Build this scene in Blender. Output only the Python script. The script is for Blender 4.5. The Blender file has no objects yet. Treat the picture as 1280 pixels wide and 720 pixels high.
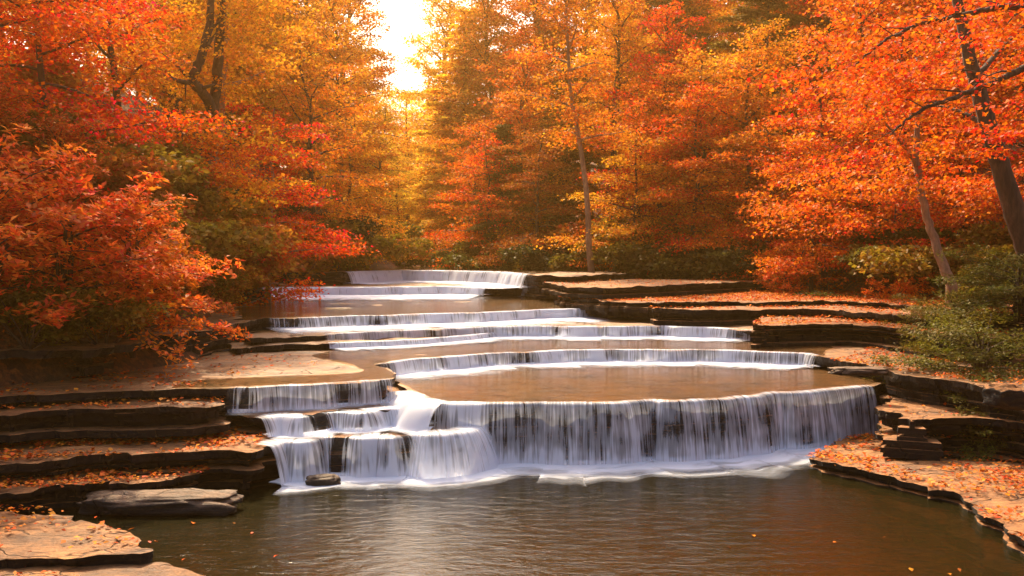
import bpy, bmesh, math, random
import numpy as np
from mathutils import Vector, noise
from mathutils.geometry import delaunay_2d_cdt

random.seed(7)
RNG = np.random.default_rng(11)
SC = bpy.context.scene
COL = SC.collection
R = math.radians

# ------------------------------------------------------------------ camera
H = 3.3                       # eye height above the plunge pool
F = 1250.0
PITCH = math.atan(38 / F)
cam_d = bpy.data.cameras.new('camera')
cam = bpy.data.objects.new('camera', cam_d)
COL.objects.link(cam)
cam.location = (0, 0, H)
cam.rotation_euler = (math.pi / 2 - PITCH, 0, 0)
cam_d.sensor_width = 36
cam_d.lens = 36 * F / 1280
cam_d.clip_start = 0.1
cam_d.clip_end = 3000
SC.camera = cam

def ray(px, py):
    u, v = (px - 640) / F, (360 - py) / F
    return Vector((u, math.cos(PITCH) + v * math.sin(PITCH), -math.sin(PITCH) + v * math.cos(PITCH)))
def at(px, py, z):
    d = ray(px, py)
    t = (z - H) / d.z
    return (d.x * t, d.y * t)
def atx(px, Y):
    return (px - 640) / F * Y
def P(z, pts):
    return [at(x, y, z) for x, y in pts]

# ------------------------------------------------------------------ material helpers
def new_mat(name):
    m = bpy.data.materials.new(name)
    m.use_nodes = True
    nt = m.node_tree
    nt.nodes.clear()
    out = nt.nodes.new('ShaderNodeOutputMaterial')
    return m, nt, out
class NT:
    def __init__(s, nt): s.nt = nt
    def n(s, typ, **kw):
        nd = s.nt.nodes.new('ShaderNode' + typ)
        for k, v in kw.items():
            if k.startswith('i_'):
                key = k[2:]
                key = int(key) if key.isdigit() else key.replace('_', ' ')
                nd.inputs[key].default_value = v
            else:
                setattr(nd, k, v)
        return nd
    def l(s, a, b): s.nt.links.new(a, b)
    def math(s, op, a, b=None, clamp=False):
        nd = s.nt.nodes.new('ShaderNodeMath'); nd.operation = op; nd.use_clamp = clamp
        for i, q in enumerate((a, b)):
            if q is None: continue
            if isinstance(q, (int, float)): nd.inputs[i].default_value = q
            else: s.l(q, nd.inputs[i])
        return nd.outputs[0]
    def ramp(s, fac, stops, interp='LINEAR'):
        nd = s.nt.nodes.new('ShaderNodeValToRGB')
        cr = nd.color_ramp; cr.interpolation = interp
        while len(cr.elements) < len(stops): cr.elements.new(0.5)
        for e, (p, c) in zip(cr.elements, stops):
            e.position = p
            e.color = (c, c, c, 1) if isinstance(c, (int, float)) else (*c[:3], 1)
        s.l(fac, nd.inputs[0])
        return nd.outputs[0]
    def mixc(s, fac, a, b, typ='MIX'):
        nd = s.nt.nodes.new('ShaderNodeMix'); nd.data_type = 'RGBA'; nd.blend_type = typ
        for i, q in ((0, fac), (6, a), (7, b)):
            if isinstance(q, (int, float)): nd.inputs[i].default_value = q
            elif isinstance(q, tuple): nd.inputs[i].default_value = (*q[:3], 1)
            else: s.l(q, nd.inputs[i])
        return nd.outputs[2]
    def pos(s, scale=(1, 1, 1)):
        g = s.n('NewGeometry'); m = s.n('Mapping'); m.inputs['Scale'].default_value = scale
        s.l(g.outputs['Position'], m.inputs['Vector'])
        return m.outputs[0]
    def noise(s, vec, scale, detail=4, rough=0.55, dist=0.0):
        nd = s.n('TexNoise'); nd.inputs['Scale'].default_value = scale
        nd.inputs['Detail'].default_value = detail; nd.inputs['Roughness'].default_value = rough
        nd.inputs['Distortion'].default_value = dist
        s.l(vec, nd.inputs['Vector'])
        return nd.outputs['Fac']

def rock_material(name, tan, tan2, dark, wet=0.5, top_lo=0.55):
    m, nt, out = new_mat(name); N = NT(nt)
    g = N.n('NewGeometry')
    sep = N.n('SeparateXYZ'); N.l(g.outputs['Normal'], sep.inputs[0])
    p = N.pos((1, 1, 1))
    big = N.noise(p, 0.9, 5, 0.6, 0.4)
    flow = N.noise(N.pos((1.2, 3.2, 1)), 1.3, 6, 0.62, 0.8)
    fine = N.noise(p, 22, 4, 0.65)
    grit = N.noise(N.pos((1, 1.6, 1)), 5.5, 6, 0.72, 0.3)
    strata = N.noise(N.pos((0.3, 0.3, 16)), 1.6, 6, 0.72, 0.3)
    side = N.ramp(strata, [(0.3, tuple(c * .5 for c in dark)), (0.55, dark), (0.78, tuple(c * 2.4 for c in dark))])  # side faces near black: dark wet shale, with their shade painted in too
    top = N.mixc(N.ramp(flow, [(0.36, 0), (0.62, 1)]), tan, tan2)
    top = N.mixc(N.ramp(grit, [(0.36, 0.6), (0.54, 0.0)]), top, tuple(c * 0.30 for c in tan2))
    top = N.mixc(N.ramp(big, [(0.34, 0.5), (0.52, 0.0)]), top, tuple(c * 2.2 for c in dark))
    # bedding cracks
    v = N.n('TexVoronoi'); v.feature = 'DISTANCE_TO_EDGE'; v.inputs['Scale'].default_value = 0.8
    dv = N.n('VectorMath'); dv.operation = 'ADD'; wn = N.n('TexNoise'); wn.inputs['Scale'].default_value = 2.0; N.l(p, wn.inputs['Vector'])
    N.l(N.pos((0.8, 1.5, 0.6)), dv.inputs[0]); N.l(wn.outputs['Color'], dv.inputs[1]); N.l(dv.outputs[0], v.inputs['Vector'])
    crack = N.ramp(v.outputs['Distance'], [(0.0, 1), (0.022, 0)])
    top = N.mixc(N.math('MULTIPLY', crack, 0.7), top, dark)
    side = N.mixc(N.math('MULTIPLY', crack, 0.85), side, tuple(c * .25 for c in dark))
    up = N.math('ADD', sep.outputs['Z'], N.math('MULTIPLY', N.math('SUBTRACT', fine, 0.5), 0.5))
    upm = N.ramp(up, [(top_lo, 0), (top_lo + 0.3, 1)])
    col = N.mixc(upm, side, top)  # by surface angle: silt tan on top, shade-darkened shale on the sides
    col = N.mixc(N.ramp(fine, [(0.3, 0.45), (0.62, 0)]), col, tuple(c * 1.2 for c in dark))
    b = N.n('BsdfPrincipled')
    N.l(col, b.inputs['Base Color'])
    N.l(N.ramp(big, [(0.3, 0.75 - 0.5 * wet), (0.7, 0.9 - 0.35 * wet)]), b.inputs['Roughness'])
    b.inputs['Specular IOR Level'].default_value = 0.3
    bmp = N.n('Bump', i_Strength=0.8, i_Distance=0.05)
    hh = N.math('ADD', N.math('MULTIPLY', fine, 0.35), N.math('ADD', N.math('ADD', flow, grit), N.math('MULTIPLY', strata, 0.9)))
    hh = N.math('SUBTRACT', hh, N.math('MULTIPLY', crack, 0.8))
    N.l(hh, bmp.inputs['Height']); N.l(bmp.outputs[0], b.inputs['Normal'])
    N.l(b.outputs[0], out.inputs[0])
    return m

M = {}
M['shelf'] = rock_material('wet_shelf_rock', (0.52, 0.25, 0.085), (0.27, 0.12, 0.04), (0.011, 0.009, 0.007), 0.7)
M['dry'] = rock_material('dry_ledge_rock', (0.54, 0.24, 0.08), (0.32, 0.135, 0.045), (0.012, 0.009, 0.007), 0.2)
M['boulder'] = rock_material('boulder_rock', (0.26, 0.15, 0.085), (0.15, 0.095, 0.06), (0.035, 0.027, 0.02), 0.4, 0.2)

def ground_material():
    m, nt, out = new_mat('leaf_strewn_ground'); N = NT(nt)
    p = N.pos()
    a = N.noise(p, 0.35, 5, 0.6); f = N.noise(p, 14, 5, 0.7)
    v = N.n('TexVoronoi'); v.inputs['Scale'].default_value = 9.0; N.l(p, v.inputs['Vector'])
    c = N.ramp(v.outputs['Color'], [(0.15, (0.10, 0.035, 0.012)), (0.5, (0.30, 0.085, 0.018)), (0.85, (0.42, 0.14, 0.03))])
    c = N.mixc(N.ramp(a, [(0.4, 0), (0.6, 0.8)]), c, (0.05, 0.045, 0.015))
    c = N.mixc(N.ramp(f, [(0.35, 0.7), (0.6, 0)]), c, (0.03, 0.018, 0.01))
    b = N.n('BsdfPrincipled', i_Roughness=0.95); N.l(c, b.inputs['Base Color'])
    bm_ = N.n('Bump', i_Strength=0.8, i_Distance=0.06); N.l(f, bm_.inputs['Height']); N.l(bm_.outputs[0], b.inputs['Normal'])
    N.l(b.outputs[0], out.inputs[0])
    return m
M['ground'] = ground_material()

def bark_material(name, c1, c2):
    m, nt, out = new_mat(name); N = NT(nt)
    p = N.pos((1, 1, 0.25))
    a = N.noise(p, 14, 5, 0.65); q = N.noise(N.pos(), 1.5, 3)
    c = N.mixc(N.ramp(a, [(0.35, 0), (0.65, 1)]), c1, c2)
    c = N.mixc(N.ramp(q, [(0.4, 0), (0.7, 0.6)]), c, tuple(x * 0.5 for x in c1))
    b = N.n('BsdfPrincipled', i_Roughness=0.9); N.l(c, b.inputs['Base Color'])
    bm_ = N.n('Bump', i_Strength=0.8, i_Distance=0.03); N.l(a, bm_.inputs['Height']); N.l(bm_.outputs[0], b.inputs['Normal'])
    N.l(b.outputs[0], out.inputs[0])
    return m
M['bark'] = bark_material('brown_bark', (0.05, 0.03, 0.018), (0.13, 0.075, 0.04))
M['pale_bark'] = bark_material('pale_bark', (0.22, 0.13, 0.07), (0.42, 0.27, 0.15))

def leaf_material(name, transl=0.45, clump=0.55, hue=0.085):
    """colour comes from the object's own colour; each leaf and each clump of leaves varies round it"""
    m, nt, out = new_mat(name); N = NT(nt)
    oi = N.n('ObjectInfo'); g = N.n('NewGeometry')
    rnd = g.outputs['Random Per Island']
    cl = N.noise(N.pos(), clump, 3, 0.6)
    cl2 = N.noise(N.pos(), clump * 4.3, 2, 0.6)
    hs = N.n('HueSaturation')
    N.l(oi.outputs['Color'], hs.inputs['Color'])
    hv = N.math('ADD', N.math('MULTIPLY', N.math('SUBTRACT', cl, 0.5), hue), N.math('MULTIPLY', N.math('SUBTRACT', rnd, 0.5), 0.045))
    N.l(N.math('ADD', hv, 0.504), hs.inputs['Hue'])
    vv = N.math('ADD', N.math('MULTIPLY', N.math('SUBTRACT', cl2, 0.5), 0.9), N.math('MULTIPLY', N.math('FRACT', N.math('MULTIPLY', rnd, 17.3)), 0.75))
    N.l(N.math('ADD', vv, 0.62, ), hs.inputs['Value'])
    col = hs.outputs[0]
    d = N.n('BsdfDiffuse'); N.l(col, d.inputs[0])
    t = N.n('BsdfTranslucent'); N.l(col, t.inputs[0])
    mx = N.n('MixShader', i_0=transl); N.l(d.outputs[0], mx.inputs[1]); N.l(t.outputs[0], mx.inputs[2])
    gl = N.n('BsdfGlossy', i_Roughness=0.45); gl.inputs[0].default_value = (1, 0.9, 0.8, 1)
    m2 = N.n('MixShader', i_0=0.015); N.l(mx.outputs[0], m2.inputs[1]); N.l(gl.outputs[0], m2.inputs[2])
    N.l(m2.outputs[0], out.inputs[0])
    return m
M['leaf'] = leaf_material('autumn_leaves', 0.5)
M['bush'] = leaf_material('mixed_bush_leaves', 0.45, 1.3, 0.17)
M['needle'] = leaf_material('evergreen_needles', 0.3, 0.9)
M['litter'] = leaf_material('fallen_leaf_colours', 0.1, 1.2, 0.05)

def pool_material(name, murk, clear, wave=(1, 2.2, 1), wscale=3.0, wdist=0.02, rough=0.06, tint=(0.75, 0.6, 0.4)):
    m, nt, out = new_mat(name); N = NT(nt)
    w1 = N.noise(N.pos(wave), wscale, 4, 0.6, 1.2)
    w2 = N.noise(N.pos(wave), wscale * 4.5, 3, 0.55, 0.5)
    bmp = N.n('Bump', i_Strength=0.35, i_Distance=wdist)
    N.l(N.math('ADD', w1, N.math('MULTIPLY', w2, 0.25)), bmp.inputs['Height'])
    d = N.n('BsdfDiffuse'); d.inputs[0].default_value = (*murk, 1)
    t = N.n('BsdfTransparent'); t.inputs[0].default_value = (*tint, 1)
    mx = N.n('MixShader', i_0=clear); N.l(d.outputs[0], mx.inputs[1]); N.l(t.outputs[0], mx.inputs[2])
    gl = N.n('BsdfGlossy', i_Roughness=rough); N.l(bmp.outputs[0], gl.inputs['Normal'])
    fr = N.n('Fresnel', i_IOR=1.33); N.l(bmp.outputs[0], fr.inputs['Normal'])
    m2 = N.n('MixShader'); N.l(fr.outputs[0], m2.inputs[0]); N.l(mx.outputs[0], m2.inputs[1]); N.l(gl.outputs[0], m2.inputs[2])
    N.l(m2.outputs[0], out.inputs[0])
    return m
M['pool'] = pool_material('pool_water', (0.017, 0.014, 0.004), 0.25, wscale=2.6, wdist=0.032, rough=0.09)
M['film'] = pool_material('shallow_stream_water', (0.10, 0.055, 0.02), 0.82, wscale=4.0, wdist=0.014, rough=0.06, tint=(0.96, 0.88, 0.74))

def fall_material():
    m, nt, out = new_mat('falling_water'); N = NT(nt)
    uv = N.n('UVMap'); uv.uv_map = 'flow'
    at_ = N.n('Attribute'); at_.attribute_name = 'thick'
    def nz(sx, sy, det=2):
        mp = N.n('Mapping'); mp.inputs['Scale'].default_value = (sx, sy, 1); N.l(uv.outputs[0], mp.inputs[0])
        return N.noise(mp.outputs[0], 1.0, det, 0.6)
    a = nz(11, 0.35, 3); b = nz(34, 0.5, 2); c = nz(1.6, 0.7, 2)
    s = N.math('ADD', N.math('MULTIPLY', a, 0.55), N.math('ADD', N.math('MULTIPLY', b, 0.45), N.math('MULTIPLY', c, 0.5)))
    s = N.math('ADD', s, N.math('SUBTRACT', at_.outputs['Fac'], 0.5))   # thick 0..1, 0.5 neutral
    al = N.ramp(s, [(0.62, 0.02), (0.74, 0.40), (0.90, 0.97)], 'EASE')
    d = N.n('BsdfDiffuse'); d.inputs[0].default_value = (0.83, 0.88, 1.0, 1)
    t = N.n('BsdfTranslucent'); t.inputs[0].default_value = (0.83, 0.88, 1.0, 1)
    mx = N.n('MixShader', i_0=0.35); N.l(d.outputs[0], mx.inputs[1]); N.l(t.outputs[0], mx.inputs[2])
    gl = N.n('BsdfGlossy', i_Roughness=0.35)
    mg = N.n('MixShader', i_0=0.06); N.l(mx.outputs[0], mg.inputs[1]); N.l(gl.outputs[0], mg.inputs[2])
    tr = N.n('BsdfTransparent')
    m2 = N.n('MixShader'); N.l(al, m2.inputs[0]); N.l(tr.outputs[0], m2.inputs[1]); N.l(mg.outputs[0], m2.inputs[2])
    N.l(m2.outputs[0], out.inputs[0])
    return m
M['fall'] = fall_material()
def foam_material():
    m, nt, out = new_mat('white_foam'); N = NT(nt)
    uv = N.n('UVMap'); uv.uv_map = 'flow'
    at_ = N.n('Attribute'); at_.attribute_name = 'thick'
    mp = N.n('Mapping'); mp.inputs['Scale'].default_value = (1.5, 3.5, 1); N.l(uv.outputs[0], mp.inputs[0])
    a = N.noise(mp.outputs[0], 1.0, 4, 0.55, 0.6)
    s = N.math('ADD', N.math('MULTIPLY', N.math('SUBTRACT', a, 0.5), 0.9), at_.outputs['Fac'])
    al = N.ramp(s, [(0.15, 0.0), (0.45, 0.14), (0.75, 0.5), (1.0, 0.96)], 'EASE')
    d = N.n('BsdfDiffuse'); d.inputs[0].default_value = (0.72, 0.76, 0.86, 1)
    tr = N.n('BsdfTransparent')
    m2 = N.n('MixShader'); N.l(al, m2.inputs[0]); N.l(tr.outputs[0], m2.inputs[1]); N.l(d.outputs[0], m2.inputs[2])
    N.l(m2.outputs[0], out.inputs[0])
    return m
M['foam'] = foam_material()

# ------------------------------------------------------------------ object helpers
def tag(o, label=None, cat=None, group=None, kind=None):
    if label: o['label'] = label
    if cat: o['category'] = cat
    if group: o['group'] = group
    if kind: o['kind'] = kind
    return o
def empty(name, loc, rz=0.0):
    o = bpy.data.objects.new(name, None); COL.objects.link(o)
    o.empty_display_size = 0.3
    o.location = loc; o.rotation_euler = (0, 0, rz)
    return o
def link_mesh(name, me, mat, parent=None, loc=None):
    o = bpy.data.objects.new(name, me); COL.objects.link(o)
    if mat is not None and not me.materials: me.materials.append(mat)
    if parent is not None: o.parent = parent
    if loc is not None: o.location = loc
    return o
def mesh_np(name, verts, faces):
    """verts (n,3) float; faces (m,k) int, all the same size"""
    verts = np.asarray(verts, np.float32); faces = np.asarray(faces, np.int32)
    me = bpy.data.meshes.new(name)
    k = faces.shape[1]
    me.vertices.add(len(verts)); me.vertices.foreach_set('co', verts.ravel())
    me.loops.add(faces.size); me.loops.foreach_set('vertex_index', faces.ravel())
    me.polygons.add(len(faces))
    me.polygons.foreach_set('loop_start', np.arange(0, faces.size, k, dtype=np.int32))
    me.update(calc_edges=True)
    return me

# ------------------------------------------------------------------ terrain
def interp(tab, y):
    return float(np.interp(y, [a for a, b in tab], [b for a, b in tab]))
XL = [(-10, -9), (5, -8), (10, -7.6), (14, -7.6), (17, -6.6), (20, -6.3), (25, -7.3), (29, -8.8), (33, -10.0), (37, -11.0), (40, -10.9), (43, -8.8), (48, -7.4), (55, -6.8), (67, -7.0), (90, -12), (120, -17), (220, -32)]
XR = [(-10, 8), (5, 8), (10, 8), (15, 8.2), (20, 9.0), (27, 11.5), (35, 12), (42, 10.5), (55, 4.5), (67, 0.5), (80, -3.5), (120, -11), (220, -24)]
BASE = [(0, -0.1), (14, 0.1), (15.8, 0.3), (17.5, 0.95), (20, 1.25), (26, 1.7), (33, 2.2), (41, 2.75), (67, 2.75), (120, 4.0), (220, 8.0)]
def terrain_z(x, y):
    b = interp(BASE, y)
    xl, xr = interp(XL, y), interp(XR, y)
    if x < xl:
        d = xl - x
        r = 15 * (1 - math.exp(-d / 17.0)) + 0.06 * d
        k = min(1, d / 3)
    elif x > xr:
        d = x - xr
        e = max(0, d - 2.5)
        r = 0.28 * min(d, 2.5) + 15 * (1 - math.exp(-e / 20.0)) + 0.06 * e
        k = min(1, d / 3)
    else:
        d = min(x - xl, xr - x)
        return b - 0.95 * min(1, d / 1.0) if y < 64 else b - 0.75 * min(1, d) * max(0, 1 - (y - 64) / 6)
    n = noise.noise(Vector((x * 0.13, y * 0.13, 3.1))) * 1.1 + noise.noise(Vector((x * 0.5, y * 0.5, 8.1))) * 0.3
    return b + r + k * n
def build_terrain():
    xs = np.concatenate([np.arange(-160, -40, 6), np.arange(-40, -16, 1.2), np.arange(-16, 20, 0.5), np.arange(20, 44, 1.2), np.arange(44, 166, 6)])
    ys = np.concatenate([np.arange(-60, 6, 4), np.arange(6, 46, 0.5), np.arange(46, 90, 1.2), np.arange(90, 260, 6)])
    v = [(x, y, terrain_z(x, y)) for y in ys for x in xs]
    nx = len(xs); f = []
    for j in range(len(ys) - 1):
        for i in range(nx - 1):
            a = j * nx + i
            f.append((a, a + 1, a + nx + 1, a + nx))
    me = mesh_np('ground', v, f); me.polygons.foreach_set('use_smooth', [True] * len(me.polygons))
    o = link_mesh('ground', me, M['ground']); tag(o, 'gorge banks covered in rust brown fallen leaves', None, None, 'structure')
build_terrain()

# ------------------------------------------------------------------ rock slabs
def resample(pts, ds, closed=True):
    pts = [np.array(p[:2], float) for p in pts]
    n = len(pts); out = []
    for i in range(n if closed else n - 1):
        a, b = pts[i], pts[(i + 1) % n]
        k = max(1, int(round(np.linalg.norm(b - a) / ds)))
        for j in range(k): out.append(a + (b - a) * j / k)
    if not closed: out.append(pts[-1])
    return np.array(out)
def smooth_closed(p, it=2):
    for _ in range(it):
        p = 0.25 * np.roll(p, 1, 0) + 0.5 * p + 0.25 * np.roll(p, -1, 0)
    return p
def normals2d(p, closed=True):
    if closed: t = np.roll(p, -1, 0) - np.roll(p, 1, 0)
    else: t = np.gradient(p, axis=0)
    t /= np.linalg.norm(t, axis=1)[:, None] + 1e-9
    return np.stack([t[:, 1], -t[:, 0]], 1)
def warp(p):
    """one shared wobble of the plan, so that ledges, water sheets and curtains keep the same broken edges"""
    q = p.copy()
    for i, (x, y) in enumerate(p):
        a = noise.noise(Vector((x * 0.75, y * 0.5, 31.0))) * 0.20 + noise.noise(Vector((x * 2.1, y * 1.6, 37.0))) * 0.09 + (noise.cell(Vector((x * 1.7, y * 0.6, 41.0))) - 0.5) * 0.09
        q[i, 1] += a
        q[i, 0] += noise.noise(Vector((x * 1.6, y * 1.6, 51.0))) * 0.06
    return q
def slab(label, outline, z, zb, mat='dry', amp=0.05, ds=0.085, layer=(0.035, 0.12), under=0.12, grid=0.2, bump=0.028, cat='rock ledge', name='rock_ledge', group=None, seed=0, tilt=None):
    rnd = random.Random(seed * 31 + len(outline))
    p = np.array(outline, float)
    area = 0.5 * np.sum(p[:, 0] * np.roll(p[:, 1], -1) - np.roll(p[:, 0], -1) * p[:, 1])
    if area < 0: p = p[::-1]
    p = warp(smooth_closed(resample(p, ds), 2))
    n = normals2d(p)
    off = np.array([noise.noise(Vector((q[0] * 1.3, q[1] * 1.3, seed))) * amp * 1.6 + noise.noise(Vector((q[0] * 4.5, q[1] * 4.5, seed + 9))) * amp * 0.7 for q in p])
    off += np.array([(noise.cell(Vector((q[0] * 2.3 + seed, q[1] * 2.3, 1.5))) - 0.5) * amp * 1.1 for q in p])
    p = p + n * off[:, None]
    n = normals2d(smooth_closed(p, 3))
    # top by constrained triangulation
    x0, y0 = p.min(0); x1, y1 = p.max(0)
    inner = []
    y = y0
    while y < y1:
        x = x0
        while x < x1:
            inner.append((x + rnd.uniform(-.1, .1) * grid * 2, y + rnd.uniform(-.1, .1) * grid * 2)); x += grid
        y += grid
    # keep points inside and away from the edge
    q = np.array(inner)
    ins = np.zeros(len(q), bool)
    xj, yj = p[:, 0], p[:, 1]; xk, yk = np.roll(xj, -1), np.roll(yj, -1)
    dmin = np.full(len(q), 9e9)
    for a, b, c, d in zip(xj, yj, xk, yk):
        cond = ((b > q[:, 1]) != (d > q[:, 1]))
        with np.errstate(divide='ignore', invalid='ignore'):
            xi = (c - a) * (q[:, 1] - b) / (d - b) + a
        ins ^= cond & (q[:, 0] < xi)
        dmin = np.minimum(dmin, (q[:, 0] - a) ** 2 + (q[:, 1] - b) ** 2)
    q = q[ins & (dmin > (0.6 * ds) ** 2)]
    m = len(p)
    pts = [Vector(v) for v in p] + [Vector(v) for v in q]
    vs, _, fs, ov, _, _ = delaunay_2d_cdt(pts, [(i, (i + 1) % m) for i in range(m)], [], 1, 1e-5)
    def ztop(x, y):
        t = 0 if tilt is None else tilt[0] * (x - p[:, 0].mean()) + tilt[1] * (y - p[:, 1].mean())
        return z + t + bump * (noise.noise(Vector((x * 0.9, y * 2.2, seed + 2))) * 1.2 + noise.noise(Vector((x * 4, y * 7, seed + 5))) * 0.6 + 0.8 * (noise.cell(Vector((x * 0.8 + 0.4 * noise.noise(Vector((x, y, 0))), y * 1.7, seed))) - 0.5))
    bm = bmesh.new()
    tv = [bm.verts.new((v.x, v.y, ztop(v.x, v.y))) for v in vs]
    for f in fs:
        try: bm.faces.new([tv[i] for i in f])
        except ValueError: pass
    # sides: stacked strata, each course with its own set-back
    zs, cur = [], z
    rings = [[bm.verts.new((a[0], a[1], ztop(a[0], a[1]))) for a in p]]
    k = 0
    while cur > zb + 1e-3:
        h = rnd.uniform(*layer); nz_ = max(zb, cur - h)
        inset = (0.0 if k == 0 else rnd.uniform(0.0, under) + under * 0.25 * min(k, 3))
        if mat != 'shelf' and k > 1 and rnd.random() < 0.4: inset = rnd.uniform(-0.09, 0.0)
        jit = [max(min(0, inset), inset + noise.noise(Vector((a[0] * 2.2, a[1] * 2.2, k * 3.3 + seed))) * under * 0.7) for a in p]
        for zz, e in ((cur - 0.006 if k else None, 0), (nz_, 0.012)):
            if zz is None: continue
            rings.append([bm.verts.new((a[0] - b[0] * (j + e), a[1] - b[1] * (j + e), (ztop(a[0], a[1]) - z) * max(0, 1 - k) + zz)) for a, b, j in zip(p, n, jit)])
        cur = nz_; k += 1
    for r0, r1 in zip(rings, rings[1:]):
        for i in range(m):
            j = (i + 1) % m
            bm.faces.new((r0[j], r0[i], r1[i], r1[j]))
    bmesh.ops.remove_doubles(bm, verts=bm.verts, dist=1e-4)
    bmesh.ops.recalc_face_normals(bm, faces=bm.faces)
    c = Vector((p[:, 0].mean(), p[:, 1].mean(), zb))
    bmesh.ops.translate(bm, verts=bm.verts, vec=-c)
    me = bpy.data.meshes.new(name); bm.to_mesh(me); bm.free()
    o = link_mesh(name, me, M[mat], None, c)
    tag(o, label, cat, group)
    return o, p, ztop

Z1, Z2, Z3, Z4 = .30 * H, .385 * H, .555 * H, .82 * H
ZC, ZD, ZE = .265 * H, .18 * H, .10 * H
Z3A, Z3B, ZM = .425 * H, .47 * H, .66 * H

t1 = P(Z1, [(512, 488), (535, 499), (560, 504), (650, 504), (760, 503), (860, 499), (940, 494), (1010, 489), (1060, 485), (1085, 482), (1108, 476), (1122, 466), (1122, 446), (800, 430), (470, 446), (488, 474)])
slab('wide brown rock shelf above the tallest curtain waterfall', t1, Z1, -0.5, 'shelf', 0.03, seed=1, bump=0.012, under=0.10)
t2 = P(Z2, [(-90, 504), (0, 497), (60, 492.5), (140, 489.5), (215, 486.5), (285, 484), (380, 481), (450, 477), (494, 473), (497, 466), (478, 458), (470, 454), (520, 449), (600, 443), (680, 439), (760, 437), (850, 437), (940, 439), (1005, 441), (1030, 446), (1070, 454), (1130, 468), (1200, 478), (1290, 492), (1400, 492), (1400, 420), (1100, 412), (640, 406), (300, 414), (-90, 440)])
slab('broad tan shelf reaching the left bank, behind the short blue fringe fall', t2, Z2, -0.4, 'shelf', 0.04, seed=2, bump=0.015, under=0.14)
tl = P(.335 * H, [(-90, 524), (-20, 517), (60, 512.5), (150, 510), (240, 508), (284, 503), (280, 496), (120, 500), (-90, 510)])
slab('thin leaf dotted shelf halfway down the dark left ledge face', tl, .335 * H, ZC - .2, 'dry', 0.05, seed=27, under=0.14)
tc = P(ZC, [(-90, 527), (0, 519), (60, 514), (180, 512), (300, 514), (330, 520), (400, 517), (470, 512), (520, 507), (552, 502), (552, 480), (300, 470), (-90, 490)])
slab('thin dark ledge running left from under the blue fringe fall', tc, ZC, -0.4, 'dry', 0.05, seed=3, under=0.16)
td = P(ZD, [(-120, 584), (0, 577), (100, 571), (220, 566), (318, 561), (336, 552), (400, 548), (470, 545), (530, 541), (575, 541), (596, 536), (596, 520), (300, 510), (-120, 530)])
slab('leaf covered ledge level with the lower lip of the left cascade', td, ZD, -0.4, 'dry', 0.05, seed=4, under=0.18)
te = P(ZE, [(-120, 622), (0, 613), (100, 607), (200, 599), (252, 592), (262, 586), (240, 560), (-120, 570)])
slab('lowest leaf covered ledge on the left, just behind the flat boulder', te, ZE, -0.4, 'dry', 0.06, seed=5, under=0.2)
tg = P(.06 * H, [(-160, 650), (-20, 630), (40, 633), (95, 643), (145, 656), (182, 668), (200, 681), (172, 688), (110, 690), (0, 694), (-160, 715)])
slab('sloping tan rock plate in the bottom left corner beside the pool', tg, .06 * H, -0.4, 'dry', 0.04, seed=6, under=0.08, bump=0.03)
tg2 = P(.022 * H, [(-200, 690), (0, 686), (120, 682), (190, 688), (222, 700), (256, 716), (310, 745), (320, 800), (-200, 860)])
slab('low tan rock plate under the corner plate at the pool edge', tg2, .022 * H, -0.5, 'dry', 0.05, seed=7, under=0.08, bump=0.03)

# stepped middle shelves
s3a = P(Z3A, [(296, 436), (330, 432), (420, 429), (500, 426), (560, 422), (610, 417), (650, 411), (650, 400), (300, 408), (270, 424)])
slab('dark bottom step of the three tiered middle cascade', s3a, Z3A, Z2 - 0.2, 'shelf', 0.03, seed=8, under=0.08)
s3b = P(Z3B, [(310, 423), (400, 418), (480, 414), (560, 411), (620, 408), (700, 408), (760, 408), (830, 408), (900, 410), (944, 413), (960, 406), (960, 392), (640, 380), (300, 400)])
slab('middle step of the three tiered cascade, reaching right', s3b, Z3B, Z2 - 0.2, 'shelf', 0.03, seed=9, under=0.08)
s3 = P(Z3, [(180, 420), (262, 412), (300, 404), (330, 399), (420, 396), (520, 393), (600, 391), (650, 389), (720, 386), (780, 383), (830, 382), (900, 384), (1060, 388), (1060, 362), (640, 360), (230, 366)])
slab('long brown shelf between the middle and upper cascades', s3, Z3, Z2 - 0.3, 'shelf', 0.04, seed=10, under=0.10, grid=0.4)
sm = P(ZM, [(286, 366), (318, 360), (400, 359), (470, 359), (560, 358), (640, 359), (690, 360), (705, 356), (700, 348), (290, 348), (270, 356)])
slab('lower step of the farthest waterfall', sm, ZM, Z3 - 0.2, 'shelf', 0.05, seed=11, under=0.14, grid=0.5)
s4 = P(Z4, [(300, 341), (360, 340.5), (430, 340.2), (455, 339), (500, 338), (560, 338.3), (630, 340), (665, 343.5), (720, 344), (800, 341), (800, 333.5), (560, 332.6), (480, 332.6), (300, 334.5)])
slab('topmost shelf carrying the stream to the farthest waterfall', s4, Z4, ZM - 0.3, 'shelf', 0.06, ds=0.25, seed=12, under=0.16, grid=0.8)
r64 = P(.64 * H, [(700, 372), (760, 376), (823, 378), (930, 377), (1050, 376), (1120, 380), (1200, 388), (1330, 400), (1330, 366), (1080, 358), (690, 358)])
o_r64 = slab('orange leaf strewn ledge above two thin dark ledges on the right', r64, .64 * H, Z3 - 0.2, 'dry', 0.07, seed=13, under=0.16, grid=0.5)
r60 = P(.60 * H, [(812, 386), (870, 387), (950, 386), (1034, 386), (1100, 392), (1180, 400), (1180, 372), (820, 374)])
slab('thin dark ledge right of the top lip of the middle cascade', r60, .60 * H, Z3 - 0.3, 'dry', 0.07, seed=14, under=0.2, grid=0.5)
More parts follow.
